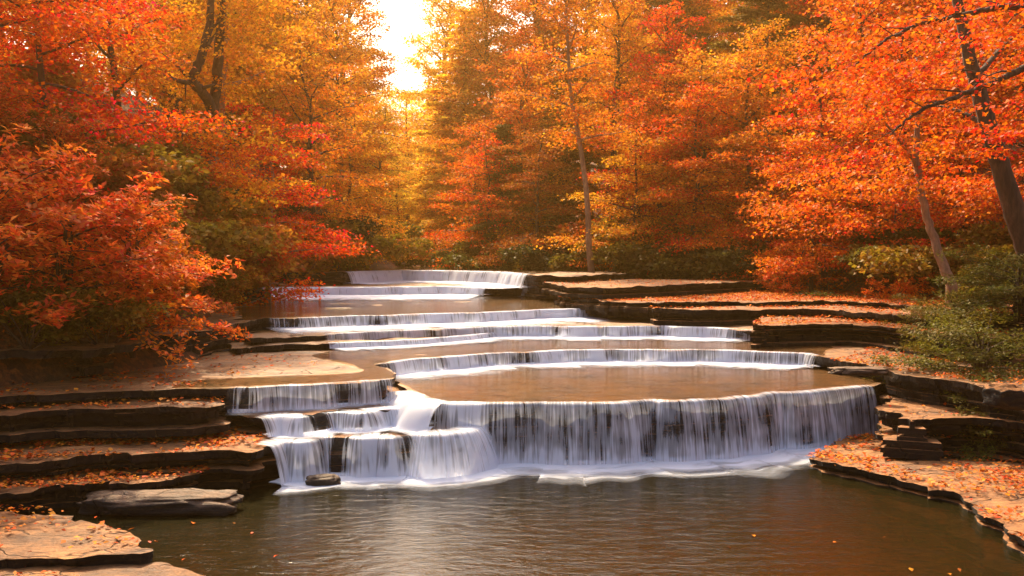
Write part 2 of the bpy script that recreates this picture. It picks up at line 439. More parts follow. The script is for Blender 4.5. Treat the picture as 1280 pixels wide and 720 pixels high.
r54 = P(.54 * H, [(940, 407), (1000, 405), (1060, 404), (1100, 407), (1160, 416), (1260, 424), (1260, 385), (960, 386)])
slab('thick ledge with a deep black undercut right of the middle cascade', r54, .54 * H, Z2 - 0.2, 'dry', 0.06, seed=15, under=0.2, grid=0.4)
r75 = P(.75 * H, [(676, 352), (700, 357), (760, 359), (850, 356), (940, 352), (1022, 347.5), (1090, 347), (1090, 338), (700, 337)])
slab('pale tan slab right of the farthest waterfall under the far trees', r75, .75 * H, .60 * H, 'dry', 0.10, ds=0.2, seed=16, under=0.2, grid=0.6)
# right hand shelves
rk = P(.05 * H, [(1006, 572), (1060, 584), (1120, 600), (1190, 615), (1226, 641), (1284, 683), (1360, 740), (1500, 740), (1500, 545), (1130, 538), (1064, 546), (1036, 558)])
o_rk = slab('low leaf strewn rock shelf jutting into the right of the pool', rk, .05 * H, -0.5, 'dry', 0.07, seed=17, under=0.12, bump=0.035)
rs = P(-0.10, [(1030, 600), (1100, 625), (1170, 652), (1220, 690), (1260, 740), (1420, 740), (1420, 600), (1060, 575)])
slab('submerged rock shelf glowing brown under the right of the pool', rs, -0.10, -0.6, 'dry', 0.08, seed=18, under=0.1, bump=0.05)
rk3 = P(.13 * H, [(1092, 546), (1150, 551), (1220, 548), (1300, 556), (1450, 560), (1450, 520), (1100, 520)])
slab('stepped rock ledge low on the right bank behind the leafy shelf', rk3, .13 * H, -0.2, 'dry', 0.10, seed=19, under=0.18)
rk4 = P(.24 * H, [(1100, 512), (1135, 526), (1200, 521), (1290, 530), (1450, 536), (1450, 490), (1110, 486)])
slab('mossy overhanging ledge under the flat green boughs on the right', rk4, .24 * H, 0, 'dry', 0.10, seed=20, under=0.25)

# ------------------------------------------------------------------ boulders
def boulder(label, x, y, z0, dims, seed, rz=0.0, cat='boulder', name='boulder', mat='boulder', flat=0.65):
    bm = bmesh.new()
    bmesh.ops.create_icosphere(bm, subdivisions=4, radius=1.0)
    for v in bm.verts:
        c = v.co.copy()
        # squared-off, bedded block
        q = Vector([math.copysign(abs(t) ** flat, t) for t in c])
        n1 = noise.noise(c * 1.4 + Vector((seed * 7.1, 0, 0))) * 0.16 + noise.noise(c * 3.3 + Vector((0, seed * 3.3, 0))) * 0.14 + noise.noise(c * 9) * 0.04
        q *= 1 + n1 + 0.10 * (noise.cell(c * 2.1 + Vector((seed, 0, 0))) - 0.5) * 0.6
        q.z += noise.noise(Vector((c.x * 2, c.y * 2, seed))) * 0.12
        v.co = Vector((q.x * dims[0] / 2, q.y * dims[1] / 2, (q.z * 0.5 + 0.42) * dims[2]))
    me = bpy.data.meshes.new(name); bm.to_mesh(me); bm.free()
    me.polygons.foreach_set('use_smooth', [True] * len(me.polygons))
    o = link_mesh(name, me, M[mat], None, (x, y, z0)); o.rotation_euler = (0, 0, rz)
    return tag(o, label, cat)
def bpx(label, px, py, z0, dims, seed, rz=0, **k):
    x, y = at(px, py, z0)
    return boulder(label, x, y + dims[1] / 2, z0, dims, seed, rz, **k)
bpx('flat grey boulder resting at the left edge of the pool', 186, 650, -0.03, (2.05, 0.75, 0.30), 3, 0.02)
bpx('small dark stone breaking the foam below the left cascade', 402, 612, -0.03, (0.5, 0.3, 0.20), 5, 0.3)
bpx('flat stone slab beside the right end of the tallest waterfall', 1068, 541, 0.10, (0.95, 0.6, 0.16), 8, 0.1)
bpx('blocky brown stone at the right bank edge under the boughs', 1268, 512, .34 * H, (0.55, 0.5, 0.36), 9, 0.2, mat='dry')
bpx('low brown stone on the tan shelf right of the second fall', 1078, 470, Z2, (1.0, 0.5, 0.14), 12, 0.0)
bpx('mossy stone at the left end of the farthest waterfall', 300, 380, Z3, (1.5, 1.2, 0.6), 14, 0.0)
bpx('brown stone at the foot of the leaf covered left ledges', 60, 634, -0.02, (1.0, 0.5, 0.22), 21, -0.1)

# ------------------------------------------------------------------ water
def sheet(name, outline, z, mat, label, inset=0.0, ds=0.25):
    p = warp(resample(outline, ds)) if inset else resample(outline, ds)
    area = 0.5 * np.sum(p[:, 0] * np.roll(p[:, 1], -1) - np.roll(p[:, 0], -1) * p[:, 1])
    if area < 0: p = p[::-1]
    if inset: p = smooth_closed(p, 2); p = p - normals2d(p) * (inset + np.array([0.12 * noise.noise(Vector((q[0] * 1.1, q[1] * 1.1, z))) + 0.06 * noise.noise(Vector((q[0] * 4, q[1] * 4, z))) for q in p]))[:, None]
    m = len(p)
    vs, _, fs, _, _, _ = delaunay_2d_cdt([Vector(v) for v in p], [(i, (i + 1) % m) for i in range(m)], [], 1, 1e-5)
    bm = bmesh.new(); tv = [bm.verts.new((v.x, v.y, z)) for v in vs]
    for f in fs: bm.faces.new([tv[i] for i in f])
    bmesh.ops.recalc_face_normals(bm, faces=bm.faces)
    for f in bm.faces:
        if f.normal.z < 0: f.normal_flip()
    me = bpy.data.meshes.new(name); bm.to_mesh(me); bm.free()
    return tag(link_mesh(name, me, M[mat]), label, None, None, 'structure')
sheet('pool_water', [(-12, -6), (12, -6), (12, 17.4), (-12, 17.4)], 0.0, 'pool', 'murky olive brown plunge pool')
FL = 0.014
sheet('stream_water', t1, Z1 + FL, 'film', 'thin water sliding over the shelf above the tallest fall', 0.06)
t2w = P(Z2, [(205, 487), (285, 484), (380, 481), (450, 477), (494, 473), (497, 466), (478, 458), (470, 454), (520, 449), (600, 443), (680, 439), (760, 437), (850, 437), (940, 439), (1005, 441), (1030, 446), (1040, 430), (640, 412), (420, 436), (380, 446), (440, 456), (452, 466), (380, 470), (285, 473), (225, 477)])
sheet('stream_water', t2w, Z2 + FL, 'film', 'thin water sliding over the second shelf', 0.06)
sheet('stream_water', P(Z3, [(300, 404), (330, 399), (420, 396), (520, 393), (600, 391), (650, 389), (720, 386), (780, 383), (830, 382), (860, 372), (640, 364), (290, 370)]), Z3 + FL, 'film', 'still brown water on the long shelf below the farthest fall', 0.06)
sheet('stream_water', P(Z4, [(425, 340), (455, 339), (500, 338), (560, 338.3), (630, 340), (665, 343.5), (700, 340), (640, 333), (560, 332.9), (500, 332.9), (440, 336)]), Z4 + FL, 'film', 'quiet upper stream above the farthest fall', 0.1)

def smooth_open(p, it):
    for _ in range(it):
        q = p.copy(); q[1:-1] = 0.25 * p[:-2] + 0.5 * p[1:-1] + 0.25 * p[2:]; p = q
    return p
def strip_mesh(name, rows, uvs, thick):
    """rows: (nr, nc, 3); uvs (nr,nc,2); thick (nr,nc)"""
    nr, nc = rows.shape[:2]
    idx = np.arange(nr * nc).reshape(nr, nc)
    f = np.stack([idx[:-1, :-1], idx[1:, :-1], idx[1:, 1:], idx[:-1, 1:]], -1).reshape(-1, 4)
    me = mesh_np(name, rows.reshape(-1, 3), f)
    uvl = me.uv_layers.new(name='flow')
    uvl.data.foreach_set('uv', uvs.reshape(-1, 2)[f.ravel()].astype(np.float32).ravel())
    a = me.attributes.new('thick', 'FLOAT', 'POINT'); a.data.foreach_set('value', thick.astype(np.float32).ravel())
    me.polygons.foreach_set('use_smooth', [True] * len(me.polygons))
    return me
def waterfall(label, lip, z, zb, reach=0.15, thick=0.5, foam=(0.6, 0.8), seed=0, thick_ends=0.15, back=0.12, amp=0.03, thick_fn=None, foam_z=None, mod=1.0):
    p = smooth_open(warp(smooth_open(resample(lip, 0.04, False), 6)), 3)
    nc = len(p); n = normals2d(p, False)
    n = smooth_open(n, 10)
    arc = np.concatenate([[0], np.cumsum(np.linalg.norm(np.diff(p, axis=0), axis=1))])
    tt = arc / arc[-1]
    h = z - zb
    rows, uv, th = [], [], []
    lo = np.array([noise.noise(Vector((a * 1.2, seed, 0))) for a in arc]); hi = np.array([noise.noise(Vector((a * 6, seed, 4))) for a in arc])
    lo2 = np.array([noise.noise(Vector((a * 2.6, seed, 7))) for a in arc])
    base_t = thick + mod * (0.14 * lo + 0.12 * lo2) - thick_ends * (np.clip(0.06 - tt, 0, 1) + np.clip(tt - 0.94, 0, 1)) / 0.06
    if thick_fn is not None: base_t = base_t + np.array([thick_fn(t) for t in tt])
    prof = [(-back, 0.0), (-back * .5, 0.0), (0.0, 0.008)] + [(None, d) for d in (0.03, 0.08, 0.15, 0.25, 0.36, 0.48, 0.6, 0.72, 0.84, 0.94, 1.0)]
    for k, (o_, d) in enumerate(prof):
        if o_ is None:
            out = reach * (1 + 0.5 * lo) * math.sqrt(d) + amp * (lo + 0.9 * hi) * d ** 0.5 + 0.045
        if o_ is None: out = np.maximum(out, 0.04)
        else: out = np.full(nc, o_)
        xy = p + n * out[:, None]
        zz = np.full(nc, z + 0.018 - h * d + (0.01 if d == 1 else 0))
        rows.append(np.column_stack([xy, zz]))
        uv.append(np.column_stack([arc + seed * 13.7, np.full(nc, d * max(h, 0.15) * 2.2)]))
        edge = {0: -0.35, 1: -0.12, 2: 0.0}.get(k, 0.0)
        th.append(base_t + edge + 0.10 * d ** 3 - 0.04 * math.sin(math.pi * min(d, 1)))
    root = empty('waterfall', (float(p[:, 0].mean()), float(p[:, 1].mean()), zb))
    tag(root, label, 'waterfall')
    c = np.array(root.location)
    me = strip_mesh('water_curtain', np.array(rows) - c, np.array(uv), np.array(th))
    link_mesh('water_curtain', me, M['fall'], root)
    if foam:
        w, fth = foam
        base = p + n * (reach * 0.7)
        rows, uv, th = [], [], []
        wv = w * (1 + 0.5 * lo + 0.25 * hi)
        fz = zb if foam_z is None else foam_z
        for s in np.linspace(-0.1, 1, 10):
            xy = base + n * (wv * s)[:, None]
            zz = np.full(nc, fz + 0.024 + 0.05 * math.exp(-(max(s, 0) / 0.15) ** 2) * min(1, h / 0.4))
            rows.append(np.column_stack([xy, zz]))
            uv.append(np.column_stack([arc + seed * 3.1, np.full(nc, s * w)]))
            fade = 1 - max(0, s)
            endf = np.clip(np.minimum(tt, 1 - tt) / 0.04, 0, 1)
            th.append((fth * fade + 0.15 * lo * fade) * (0.4 + 0.6 * endf) - 0.5 * max(0, s) ** 4 - (0.25 if s > 0.99 else 0))
        me = strip_mesh('foam', np.array(rows) - c, np.array(uv), np.array(th))
        link_mesh('foam', me, M['foam'], root)
    return root

waterfall('tallest curtain waterfall with fine vertical streaks above the pool', P(Z1, [(548, 503), (580, 504.5), (650, 504.5), (760, 503), (860, 499), (940, 494), (1010, 489), (1060, 485), (1085, 482)]), Z1, 0, 0.22, 0.53, (1.7, 1.15), 1, mod=0.16, thick_fn=lambda t: -0.01 + 0.20 * max(0, 1 - t / 0.12) + 0.10 * max(0, (t - 0.75) / 0.25))
waterfall('short blue fringe waterfall pouring off the left of the second shelf', P(Z2, [(288, 484), (330, 483), (380, 481), (450, 477), (492, 473)]), Z2, ZC, 0.10, 0.50, (0.45, 0.8), 2)
gap = lambda t, c, w_, k: -k * max(0, 1 - abs(t - c) / w_)
waterfall('upper tier of the white cascade left of the tallest waterfall', P(ZC, [(328, 521), (352, 518), (380, 520), (415, 515), (450, 515), (480, 509), (520, 507), (552, 501)]), ZC, ZD, 0.20, 0.62, (0.5, 1.35), 3, amp=0.07, back=0.3, thick_fn=lambda t: gap(t, .28, .07, .3))
waterfall('lower tier of the white cascade left of the tallest waterfall', P(ZD, [(333, 555), (352, 549.5), (378, 551), (404, 546.5), (436, 548), (470, 543), (500, 544), (530, 540.5)]), ZD, 0, 0.22, 0.62, (1.1, 1.35), 4, amp=0.05, back=0.35, thick_fn=lambda t: gap(t, .50, .08, .35) + gap(t, .86, .06, .25))
waterfall('bright chute pouring off the corner between the left cascade and the tallest waterfall', P(Z1, [(498, 489), (514, 497), (535, 502.5), (556, 504.5)]), Z1, ZD, 0.50, 0.80, (0.55, 1.5), 5, amp=0.06, back=0.3)
waterfall('white bulge of water over the rock corner left of the tallest waterfall', P(ZD + .05, [(520, 540), (536, 541), (554, 541.5), (574, 541), (590, 538), (598, 531)]), ZD + .05, 0, 0.30, 0.57, (1.1, 1.4), 15, amp=0.08, back=0.40, mod=0.7)
waterfall('long low waterfall across the second shelf', P(Z2, [(474, 455), (520, 449), (600, 443), (680, 439), (760, 437), (850, 437), (940, 439), (1005, 441), (1022, 444)]), Z2, Z1, 0.10, 0.58, (1.5, 1.2), 6)
waterfall('bottom tier of the middle cascade', P(Z3A, [(412, 429), (500, 426), (560, 422), (610, 417), (645, 411)]), Z3A, Z2, 0.08, 0.66, (1.1, 1.3), 7)
waterfall('middle tier of the middle cascade, longest toward the right bank', P(Z3B, [(405, 418), (480, 414), (560, 411), (620, 408), (700, 408), (760, 408), (830, 408), (900, 410), (938, 412)]), Z3B, Z2, 0.10, 0.62, (1.5, 1.25), 8)
waterfall('top tier of the middle cascade', P(Z3, [(334, 399), (420, 396), (520, 393), (600, 391), (650, 389), (720, 386), (780, 383), (826, 382)]), Z3, Z3B, 0.12, 0.61, (2.6, 1.35), 9, thick_fn=lambda t: 0.15 * max(0, 1 - abs(t - 0.68) / 0.25) - 0.14 * max(0, 1 - t / 0.3))
waterfall('upper tier of the farthest waterfall', P(Z4, [(430, 340.2), (452, 339.2), (500, 338), (560, 338.3), (630, 340), (662, 343)]), Z4, ZM, 0.25, 0.70, (3.0, 1.4), 10)
waterfall('lower tier of the farthest waterfall', P(ZM, [(318, 360), (400, 359), (470, 359), (560, 358), (610, 359)]), ZM, Z3, 0.2, 0.72, (6.0, 1.45), 11)
waterfall('narrow trickle at the right end of the farthest waterfall', P(ZM, [(655, 359.5), (685, 360)]), ZM, Z3, 0.15, 0.55, (1.0, 0.6), 12)
slab('low wet step under the white run of water at the left bank', P(Z2 + .09, [(232, 432), (262, 430), (300, 426), (318, 420), (318, 410), (240, 414)]), Z2 + .09, Z2 - .2, 'shelf', 0.04, seed=23, under=0.05)
waterfall('small white run of fast water slipping from under the left bank', P(Z2 + .09, [(246, 431), (270, 429.5), (302, 426)]), Z2 + .09, Z2, 0.15, 0.75, (1.3, 1.1), 14)
# ------------------------------------------------------------------ foliage
def leaf_quads(c, d, n, l, w):
    """c centres, d leaf directions, n normals, l lengths, w widths"""
    s = np.cross(n, d); s /= np.linalg.norm(s, axis=1)[:, None] + 1e-9
    k = len(c)
    v = np.empty((k, 4, 3))
    v[:, 0] = c
    v[:, 1] = c + d * (l * 0.45)[:, None] + s * (w * 0.5)[:, None] + n * (w * 0.18)[:, None]
    v[:, 2] = c + d * l[:, None]
    v[:, 3] = c + d * (l * 0.45)[:, None] - s * (w * 0.5)[:, None] + n * (w * 0.18)[:, None]
    f = np.arange(k * 4).reshape(k, 4)
    return v.reshape(-1, 3), f
def unit(a): return a / (np.linalg.norm(a, axis=1)[:, None] + 1e-9)
def spray_leaves(centers, axes, rad, flat, per, leaf, rng, tilt=0.55, droop=0.25):
    """a flat, drooping spray of leaves round each centre"""
    m = len(centers); k = m * per
    c = np.repeat(centers, per, 0); ax = np.repeat(axes, per, 0)
    r = np.repeat(rad, per) if np.ndim(rad) else np.full(k, rad)
    a = rng.uniform(0, 2 * math.pi, k); q = np.sqrt(rng.uniform(0, 1, k)) * r
    off = np.column_stack([np.cos(a) * q, np.sin(a) * q, rng.normal(0, 1, k) * flat * r])
    off[:, 2] -= droop * (q ** 2) / (r + 1e-6)
    off[:, :2] += ax[:, :2] * (rng.uniform(-0.6, 0.6, k) * r)[:, None]
    pos = c + off
    n = unit(np.column_stack([rng.normal(0, tilt, k) + 0.25 * ax[:, 0], rng.normal(0, tilt, k) + 0.25 * ax[:, 1], np.abs(rng.normal(0.8, 0.4, k))]))
    d = np.column_stack([np.cos(a) + rng.normal(0, .5, k), np.sin(a) + rng.normal(0, .5, k), rng.normal(-0.3, .4, k)])
    d = unit(d - n * np.sum(d * n, 1)[:, None])
    l = leaf * rng.uniform(0.6, 1.3, k)
    return leaf_quads(pos, d, n, l, l * rng.uniform(0.55, 0.8, k))
def whorl_leaves(centers, up, per, leaf, rng):
    """rosettes of long leaves at the end of each twig"""
    m = len(centers); k = m * per
    c = np.repeat(centers, per, 0); u = unit(np.repeat(up, per, 0) + rng.normal(0, .2, (k, 3)))
    a = np.tile(np.arange(per) * 2 * math.pi / per, m) + np.repeat(rng.uniform(0, 6.28, m), per) + rng.normal(0, .2, k)
    ref = np.tile(np.array([[0.31, 0.17, 0.93]]), (k, 1)); e1 = unit(np.cross(u, ref)); e2 = np.cross(u, e1)
    d = unit(e1 * np.cos(a)[:, None] + e2 * np.sin(a)[:, None] + u * rng.uniform(-0.15, 0.55, k)[:, None])
    n = unit(u - d * np.sum(u * d, 1)[:, None])
    l = leaf * rng.uniform(0.7, 1.25, k)
    return leaf_quads(c + rng.normal(0, .03, (k, 3)), d, n, l, l * rng.uniform(0.38, 0.55, k))
def tube(path, radii, sides=7):
    path = np.asarray(path, float); n = len(path)
    t = np.gradient(path, axis=0); t = unit(t)
    ref = np.array([0.93, 0.31, 0.2]); e1 = unit(np.cross(t, np.tile(ref, (n, 1)))); e2 = np.cross(t, e1)
    a = np.arange(sides) * 2 * math.pi / sides
    v = path[:, None, :] + (e1[:, None, :] * np.cos(a)[None, :, None] + e2[:, None, :] * np.sin(a)[None, :, None]) * np.asarray(radii)[:, None, None]
    idx = np.arange(n * sides).reshape(n, sides)
    f = np.stack([idx[:-1], np.roll(idx[:-1], -1, 1), np.roll(idx[1:], -1, 1), idx[1:]], -1).reshape(-1, 4)
    return v.reshape(-1, 3), f
def join(parts):
    vs, fs, o = [], [], 0
    for v, f in parts:
        vs.append(v); fs.append(f + o); o += len(v)
    return np.concatenate(vs), np.concatenate(fs)
def curve_path(p0, d0, length, n, rng, bend, wob=0.08):
    p = np.array(p0, float); d = np.array(d0, float); out = [p.copy()]
    st = length / n
    for i in range(n):
        d = d + np.array([0, 0, bend * st]) + rng.normal(0, wob, 3)
        d /= np.linalg.norm(d)
        p = p + d * st; out.append(p.copy())
    return np.array(out)

def make_broadleaf(seed, ht, rad, r0=0.16, crown_from=0.22, nb=26, per=42, leaf=0.13, lean=(0, 0), spray=0.55, top_fill=True, up=0.5, bend=-0.18, step=0.55, flat=0.16):
    """trunk and limbs as one mesh, crown as another; base at the origin"""
    rng = np.random.default_rng(seed)
    n = 14
    f = np.linspace(0, 1, n)
    path = np.column_stack([lean[0] * f ** 1.3 * ht + np.cumsum(rng.normal(0, 0.012 * ht, n)) * f, lean[1] * f * ht + np.cumsum(rng.normal(0, 0.012 * ht, n)) * f, f * ht])
    path[0, 2] = -0.4
    wood = [tube(path, r0 * (1.0 - 0.9 * f) + 0.012 + 0.35 * r0 * np.exp(-f * 22), 8)]
    cen, axs = [], []
    for i in range(nb):
        fr = crown_from + (1 - crown_from) * ((i + rng.uniform(-.3, .3)) / nb)
        fr = min(max(fr, crown_from * 0.8), 0.985)
        p0 = np.array([np.interp(fr, f, path[:, k]) for k in range(3)])
        az = i * 2.399 + rng.uniform(-.4, .4)
        g = (fr - crown_from) / (1 - crown_from)
        prof = max(0.25, (1 - g) ** 0.55 * (0.75 + 0.35 * min(1, g * 4)))
        L = rad * prof * rng.uniform(0.75, 1.15)
        el = up * 0.5 + up * g * 1.4
        d0 = np.array([math.cos(az) * math.cos(el), math.sin(az) * math.cos(el), math.sin(el)])
        bp = curve_path(p0, d0, L, 9, rng, bend)
        br = r0 * 0.42 * (1 - 0.6 * g)
        wood.append(tube(bp, br * (1 - 0.9 * np.linspace(0, 1, 10)) + 0.006, 5))
        ns = max(2, int(L / step))
        for s in np.linspace(0.28, 1.0, ns):
            q = np.array([np.interp(s * 9, np.arange(10), bp[:, k]) for k in range(3)])
            dd = bp[min(9, int(s * 9) + 0)] - bp[max(0, int(s * 9) - 1)]
            side = np.array([-dd[1], dd[0], 0]); side /= np.linalg.norm(side) + 1e-9
            ext = 0.55 * L * (1 - s) * 0.8 + 0.25
            for sg in (-1, 1):
                e = ext * rng.uniform(0.3, 1.15)
                tip = q + side * sg * e + np.array([0, 0, rng.uniform(-0.25, 0.2) - 0.08 * e])
                if e > 0.5: wood.append(tube(np.array([q, (q + tip) / 2 + [0, 0, 0.05], tip]), [0.012, 0.008, 0.004], 4))
                cen.append(tip); axs.append(dd / (np.linalg.norm(dd) + 1e-9))
            cen.append(q + rng.normal(0, .12, 3)); axs.append(dd / (np.linalg.norm(dd) + 1e-9))
    cen = np.array(cen); axs = np.array(axs)
    v, fc = spray_leaves(cen, axs, spray * rng.uniform(0.6, 1.2, len(cen)), flat, per, leaf, rng)
    return mesh_np('trunk', *join(wood)), mesh_np('crown', v, fc)

def make_layered_shrub(seed, ht, rad, leaf=0.11, nb=20, whorls=7, per=6):
    rng = np.random.default_rng(seed)
    wood, cen, upv = [], [], []
    for i in range(nb):
        g = (i + rng.uniform(0, 1)) / nb
        az = i * 2.399 + rng.uniform(-.5, .5)
        z0 = ht * (0.05 + 0.8 * g)
        L = rad * (1.0 - 0.65 * g) * rng.uniform(.7, 1.2)
        el = 0.15 + 0.45 * g
        r_in = 0.12
        bp = curve_path((math.cos(az) * r_in, math.sin(az) * r_in, z0), (math.cos(az) * math.cos(el), math.sin(az) * math.cos(el), math.sin(el)), L, 7, rng, -0.22, 0.1)
        bp = np.vstack([[math.cos(az) * .03, math.sin(az) * .03, -0.3], bp])
        wood.append(tube(bp, 0.022 * (1 - 0.85 * np.linspace(0, 1, 9)), 5))
        for q_ in np.linspace(0.3, 1.0, max(3, int(L / 0.26))):
            q = np.array([np.interp(q_ * 7, np.arange(8), bp[1:, k]) for k in range(3)])
            side = np.array([-math.sin(az), math.cos(az), 0])
            ext = 0.42 * L * (1.1 - q_) + 0.12
            for w_ in range(whorls):
                cen.append(q + side * rng.uniform(-1, 1) * ext + np.array([rng.normal(0, .10), rng.normal(0, .10), rng.normal(0.02, .055)])); upv.append((0.35 * math.cos(az), 0.35 * math.sin(az), 1.0))
    cen, upv = np.array(cen), unit(np.array(upv) + rng.normal(0, .25, (len(upv), 3)))
    v, fc = whorl_leaves(cen, upv, per, leaf, rng)
    return mesh_np('stem', *join(wood)), mesh_np('crown', v, fc)

def make_conifer(seed, ht, rad, r0=0.14, crown_from=0.06, nb=70, per=46, leaf=0.11, narrow=1.0, droop=-0.25):
    rng = np.random.default_rng(seed); n = 14; f = np.linspace(0, 1, n)
    path = np.column_stack([np.cumsum(rng.normal(0, 0.004 * ht, n)), np.cumsum(rng.normal(0, 0.004 * ht, n)), f * ht]); path[0, 2] = -0.4
    wood = [tube(path, r0 * (1 - 0.95 * f) + 0.01, 8)]
    cen, axs, rr = [], [], []
    for i in range(nb):
        g = (i + rng.uniform(0, 1)) / nb
        fr = crown_from + (0.99 - crown_from) * g
        p0 = np.array([np.interp(fr, f, path[:, k]) for k in range(3)])
        az = i * 2.399 + rng.uniform(-.5, .5)
        L = rad * ((1 - g) ** 0.8 * 0.92 + 0.07) * rng.uniform(0.7, 1.15)
        el = 0.25 - 0.1 * (1 - g)
        bp = curve_path(p0, (math.cos(az) * math.cos(el), math.sin(az) * math.cos(el), math.sin(el)), L, 7, rng, droop, 0.05)
        wood.append(tube(bp, 0.03 * (1 - g) * (1 - 0.85 * np.linspace(0, 1, 8)) + 0.005, 4))
        for s in np.linspace(0.25, 1, max(2, int(L / 0.38))):
            q = np.array([np.interp(s * 7, np.arange(8), bp[:, k]) for k in range(3)])
            dd = bp[-1] - bp[0]; dd /= np.linalg.norm(dd) + 1e-9
            side = np.array([-dd[1], dd[0], 0])
            e = (1 - s) * 0.45 * L + 0.12
            for sg in (-1, 0, 1):
                cen.append(q + side * sg * e * rng.uniform(.5, 1) + np.array([0, 0, -0.1 * abs(sg) * e])); axs.append(dd); rr.append(0.22 + 0.25 * (1 - g))
    cen, axs = np.array(cen), np.array(axs)
    v, fc = spray_leaves(cen, axs, np.array(rr), 0.10, per, leaf, rng, 0.3, 0.35)
    # narrow leaves
    return mesh_np('trunk', *join(wood)), mesh_np('crown', v, fc)

def make_shrub(seed, ht, rad, leaf=0.13, n_twigs=420, per=6, style='whorl', flat=0.75):
    rng = np.random.default_rng(seed)
    wood, cen, upv = [], [], []
    nst = 9
    for i in range(nst):
        az = i * 2.399 + rng.uniform(-.3, .3); el = rng.uniform(0.5, 1.3)
        bp = curve_path((0, 0, -0.25), (math.cos(az) * math.cos(el), math.sin(az) * math.cos(el), math.sin(el)), ht * rng.uniform(.75, 1.0), 6, rng, -0.05, 0.1)
        wood.append(tube(bp, 0.03 * (1 - 0.8 * np.linspace(0, 1, 7)), 5))
    lumps = [(rng.normal(0, 0.5 * rad, 2), rng.uniform(.25, 0.95) * ht, rng.uniform(.28, .5) * rad) for _ in range(16)] + [(np.zeros(2), 0.45 * ht, 0.6 * rad)]
    for i in range(n_twigs):
        lx, lz, lr = lumps[rng.integers(len(lumps))]
        u = rng.normal(0, 1, 3); u[2] = u[2] * 0.8 + 0.35; u /= np.linalg.norm(u)
        rr = lr * rng.uniform(0.55, 1.05)
        c = np.array([lx[0] + u[0] * rr, lx[1] + u[1] * rr, lz * 0.8 + u[2] * rr * flat])
        c[2] = max(c[2], 0.05)
        cen.append(c); upv.append(u * 0.6 + np.array([0, 0, 0.7]))
    cen, upv = np.array(cen), unit(np.array(upv))
    if style == 'whorl': v, fc = whorl_leaves(cen, upv, per, leaf, rng)
    else: v, fc = spray_leaves(cen, upv, 0.22 * np.ones(len(cen)), 0.25, per, leaf, rng, 0.6)
    return mesh_np('stem', *join(wood)), mesh_np('crown', v, fc)

RED = (0.70, 0.052, 0.005); SCAR = (0.70, 0.092, 0.006); ORED = (0.68, 0.140, 0.009); ORG = (0.70, 0.200, 0.011)
AMB = (0.74, 0.290, 0.016); GOLD = (0.88, 0.520, 0.04); RUST = (0.42, 0.11, 0.012); OLV = (0.26, 0.15, 0.014)
OLG = (0.16, 0.120, 0.014); GRN = (0.085, 0.080, 0.014); DGR = (0.045, 0.048, 0.011)
CORAL = (0.84, 0.180, 0.022); YOL = (0.62, 0.38, 0.03)

PROTO = {
    'maple_a': make_broadleaf(1, 11, 3.6, 0.17),
    'maple_b': make_broadleaf(2, 13, 4.0, 0.20, 0.18, 30, 44, 0.14),
    'maple_c': make_broadleaf(3, 9, 3.6, 0.13, 0.13, 20, 62, 0.12, up=0.3, spray=0.68, flat=0.09),
    'maple_d': make_broadleaf(4, 7, 3.3, 0.09, 0.10, 17, 66, 0.11, up=0.24, bend=-0.16, spray=0.66, flat=0.08),
    'tall_a': make_broadleaf(5, 17, 4.2, 0.24, 0.12, 40, 46, 0.17, spray=0.7),
    'tall_b': make_broadleaf(6, 19, 4.6, 0.26, 0.15, 42, 46, 0.18, spray=0.75, up=0.6),
    'conifer_a': make_conifer(7, 15, 4.2, nb=74, per=52, leaf=0.17, droop=-0.12),
    'conifer_b': make_conifer(8, 10, 3.0, nb=80, per=50, leaf=0.13),
    'shrub_a': make_layered_shrub(11, 2.2, 2.1, 0.115, 26, 9),
    'shrub_b': make_layered_shrub(12, 1.8, 2.2, 0.125, 24, 9),
    'shrub_c': make_layered_shrub(13, 2.5, 1.9, 0.11, 28, 9),
    'bush_a': make_shrub(14, 1.6, 1.5, n_twigs=460, per=18, style='spray', leaf=0.13, flat=0.5),
    'bush_b': make_shrub(15, 2.4, 2.0, n_twigs=620, per=18, style='spray', leaf=0.16, flat=0.5),
}
def plant(kind, name, label, cat, px, Y, color, s=1.0, rz=None, group=None, dz=0.0, bark='bark', sx=1.0, mat=None, tilt=None):
    trunk, crown = PROTO[kind]
    x = atx(px, Y)
    z = terrain_z(x, Y) - 0.1 + dz
    if kind in ('birch', 'forked'): rz = 0.0
    if rz is None: rz = random.uniform(0, 6.28)
    root = empty(name, (x, Y, z), rz)
    root.scale = (s * sx, s * sx, s)
    if tilt: root.rotation_euler = (tilt[0], tilt[1], rz)
    tag(root, label, cat, group)
    for part, me in (('trunk' if trunk.name.startswith('trunk') else 'stem', trunk), ('crown', crown)):
        o = bpy.data.objects.new(part, me); COL.objects.link(o); o.parent = root
        if not me.materials: me.materials.append(None)
        o.material_slots[0].link = 'OBJECT'
        o.material_slots[0].material = M[bark] if part != 'crown' else M[mat or ('bush' if kind.startswith('bush') and color[0] > 0.15 else 'needle' if kind.startswith(('conifer', 'hemlock')) and color[0] < 0.5 else 'leaf')]
        k = random.uniform(0.92, 1.08)
        o.color = (min(1, color[0] * k), min(1, color[1] * k), color[2], 1)
    return root

PROTO['birch'] = make_broadleaf(21, 15, 2.6, 0.15, 0.45, 22, 40, 0.13, lean=(-0.10, 0))
PROTO['tall_bare'] = make_broadleaf(22, 17, 3.4, 0.22, 0.42, 26, 42, 0.15)
PROTO['boughs'] = make_layered_shrub(23, 1.5, 2.3, 0.065, 26, 26, 7)
#PROTO['forked'] = make_broadleaf(24, 12, 3.8, 0.20, 0.34, 26, 44, 0.13, lean=(0.06, 0))

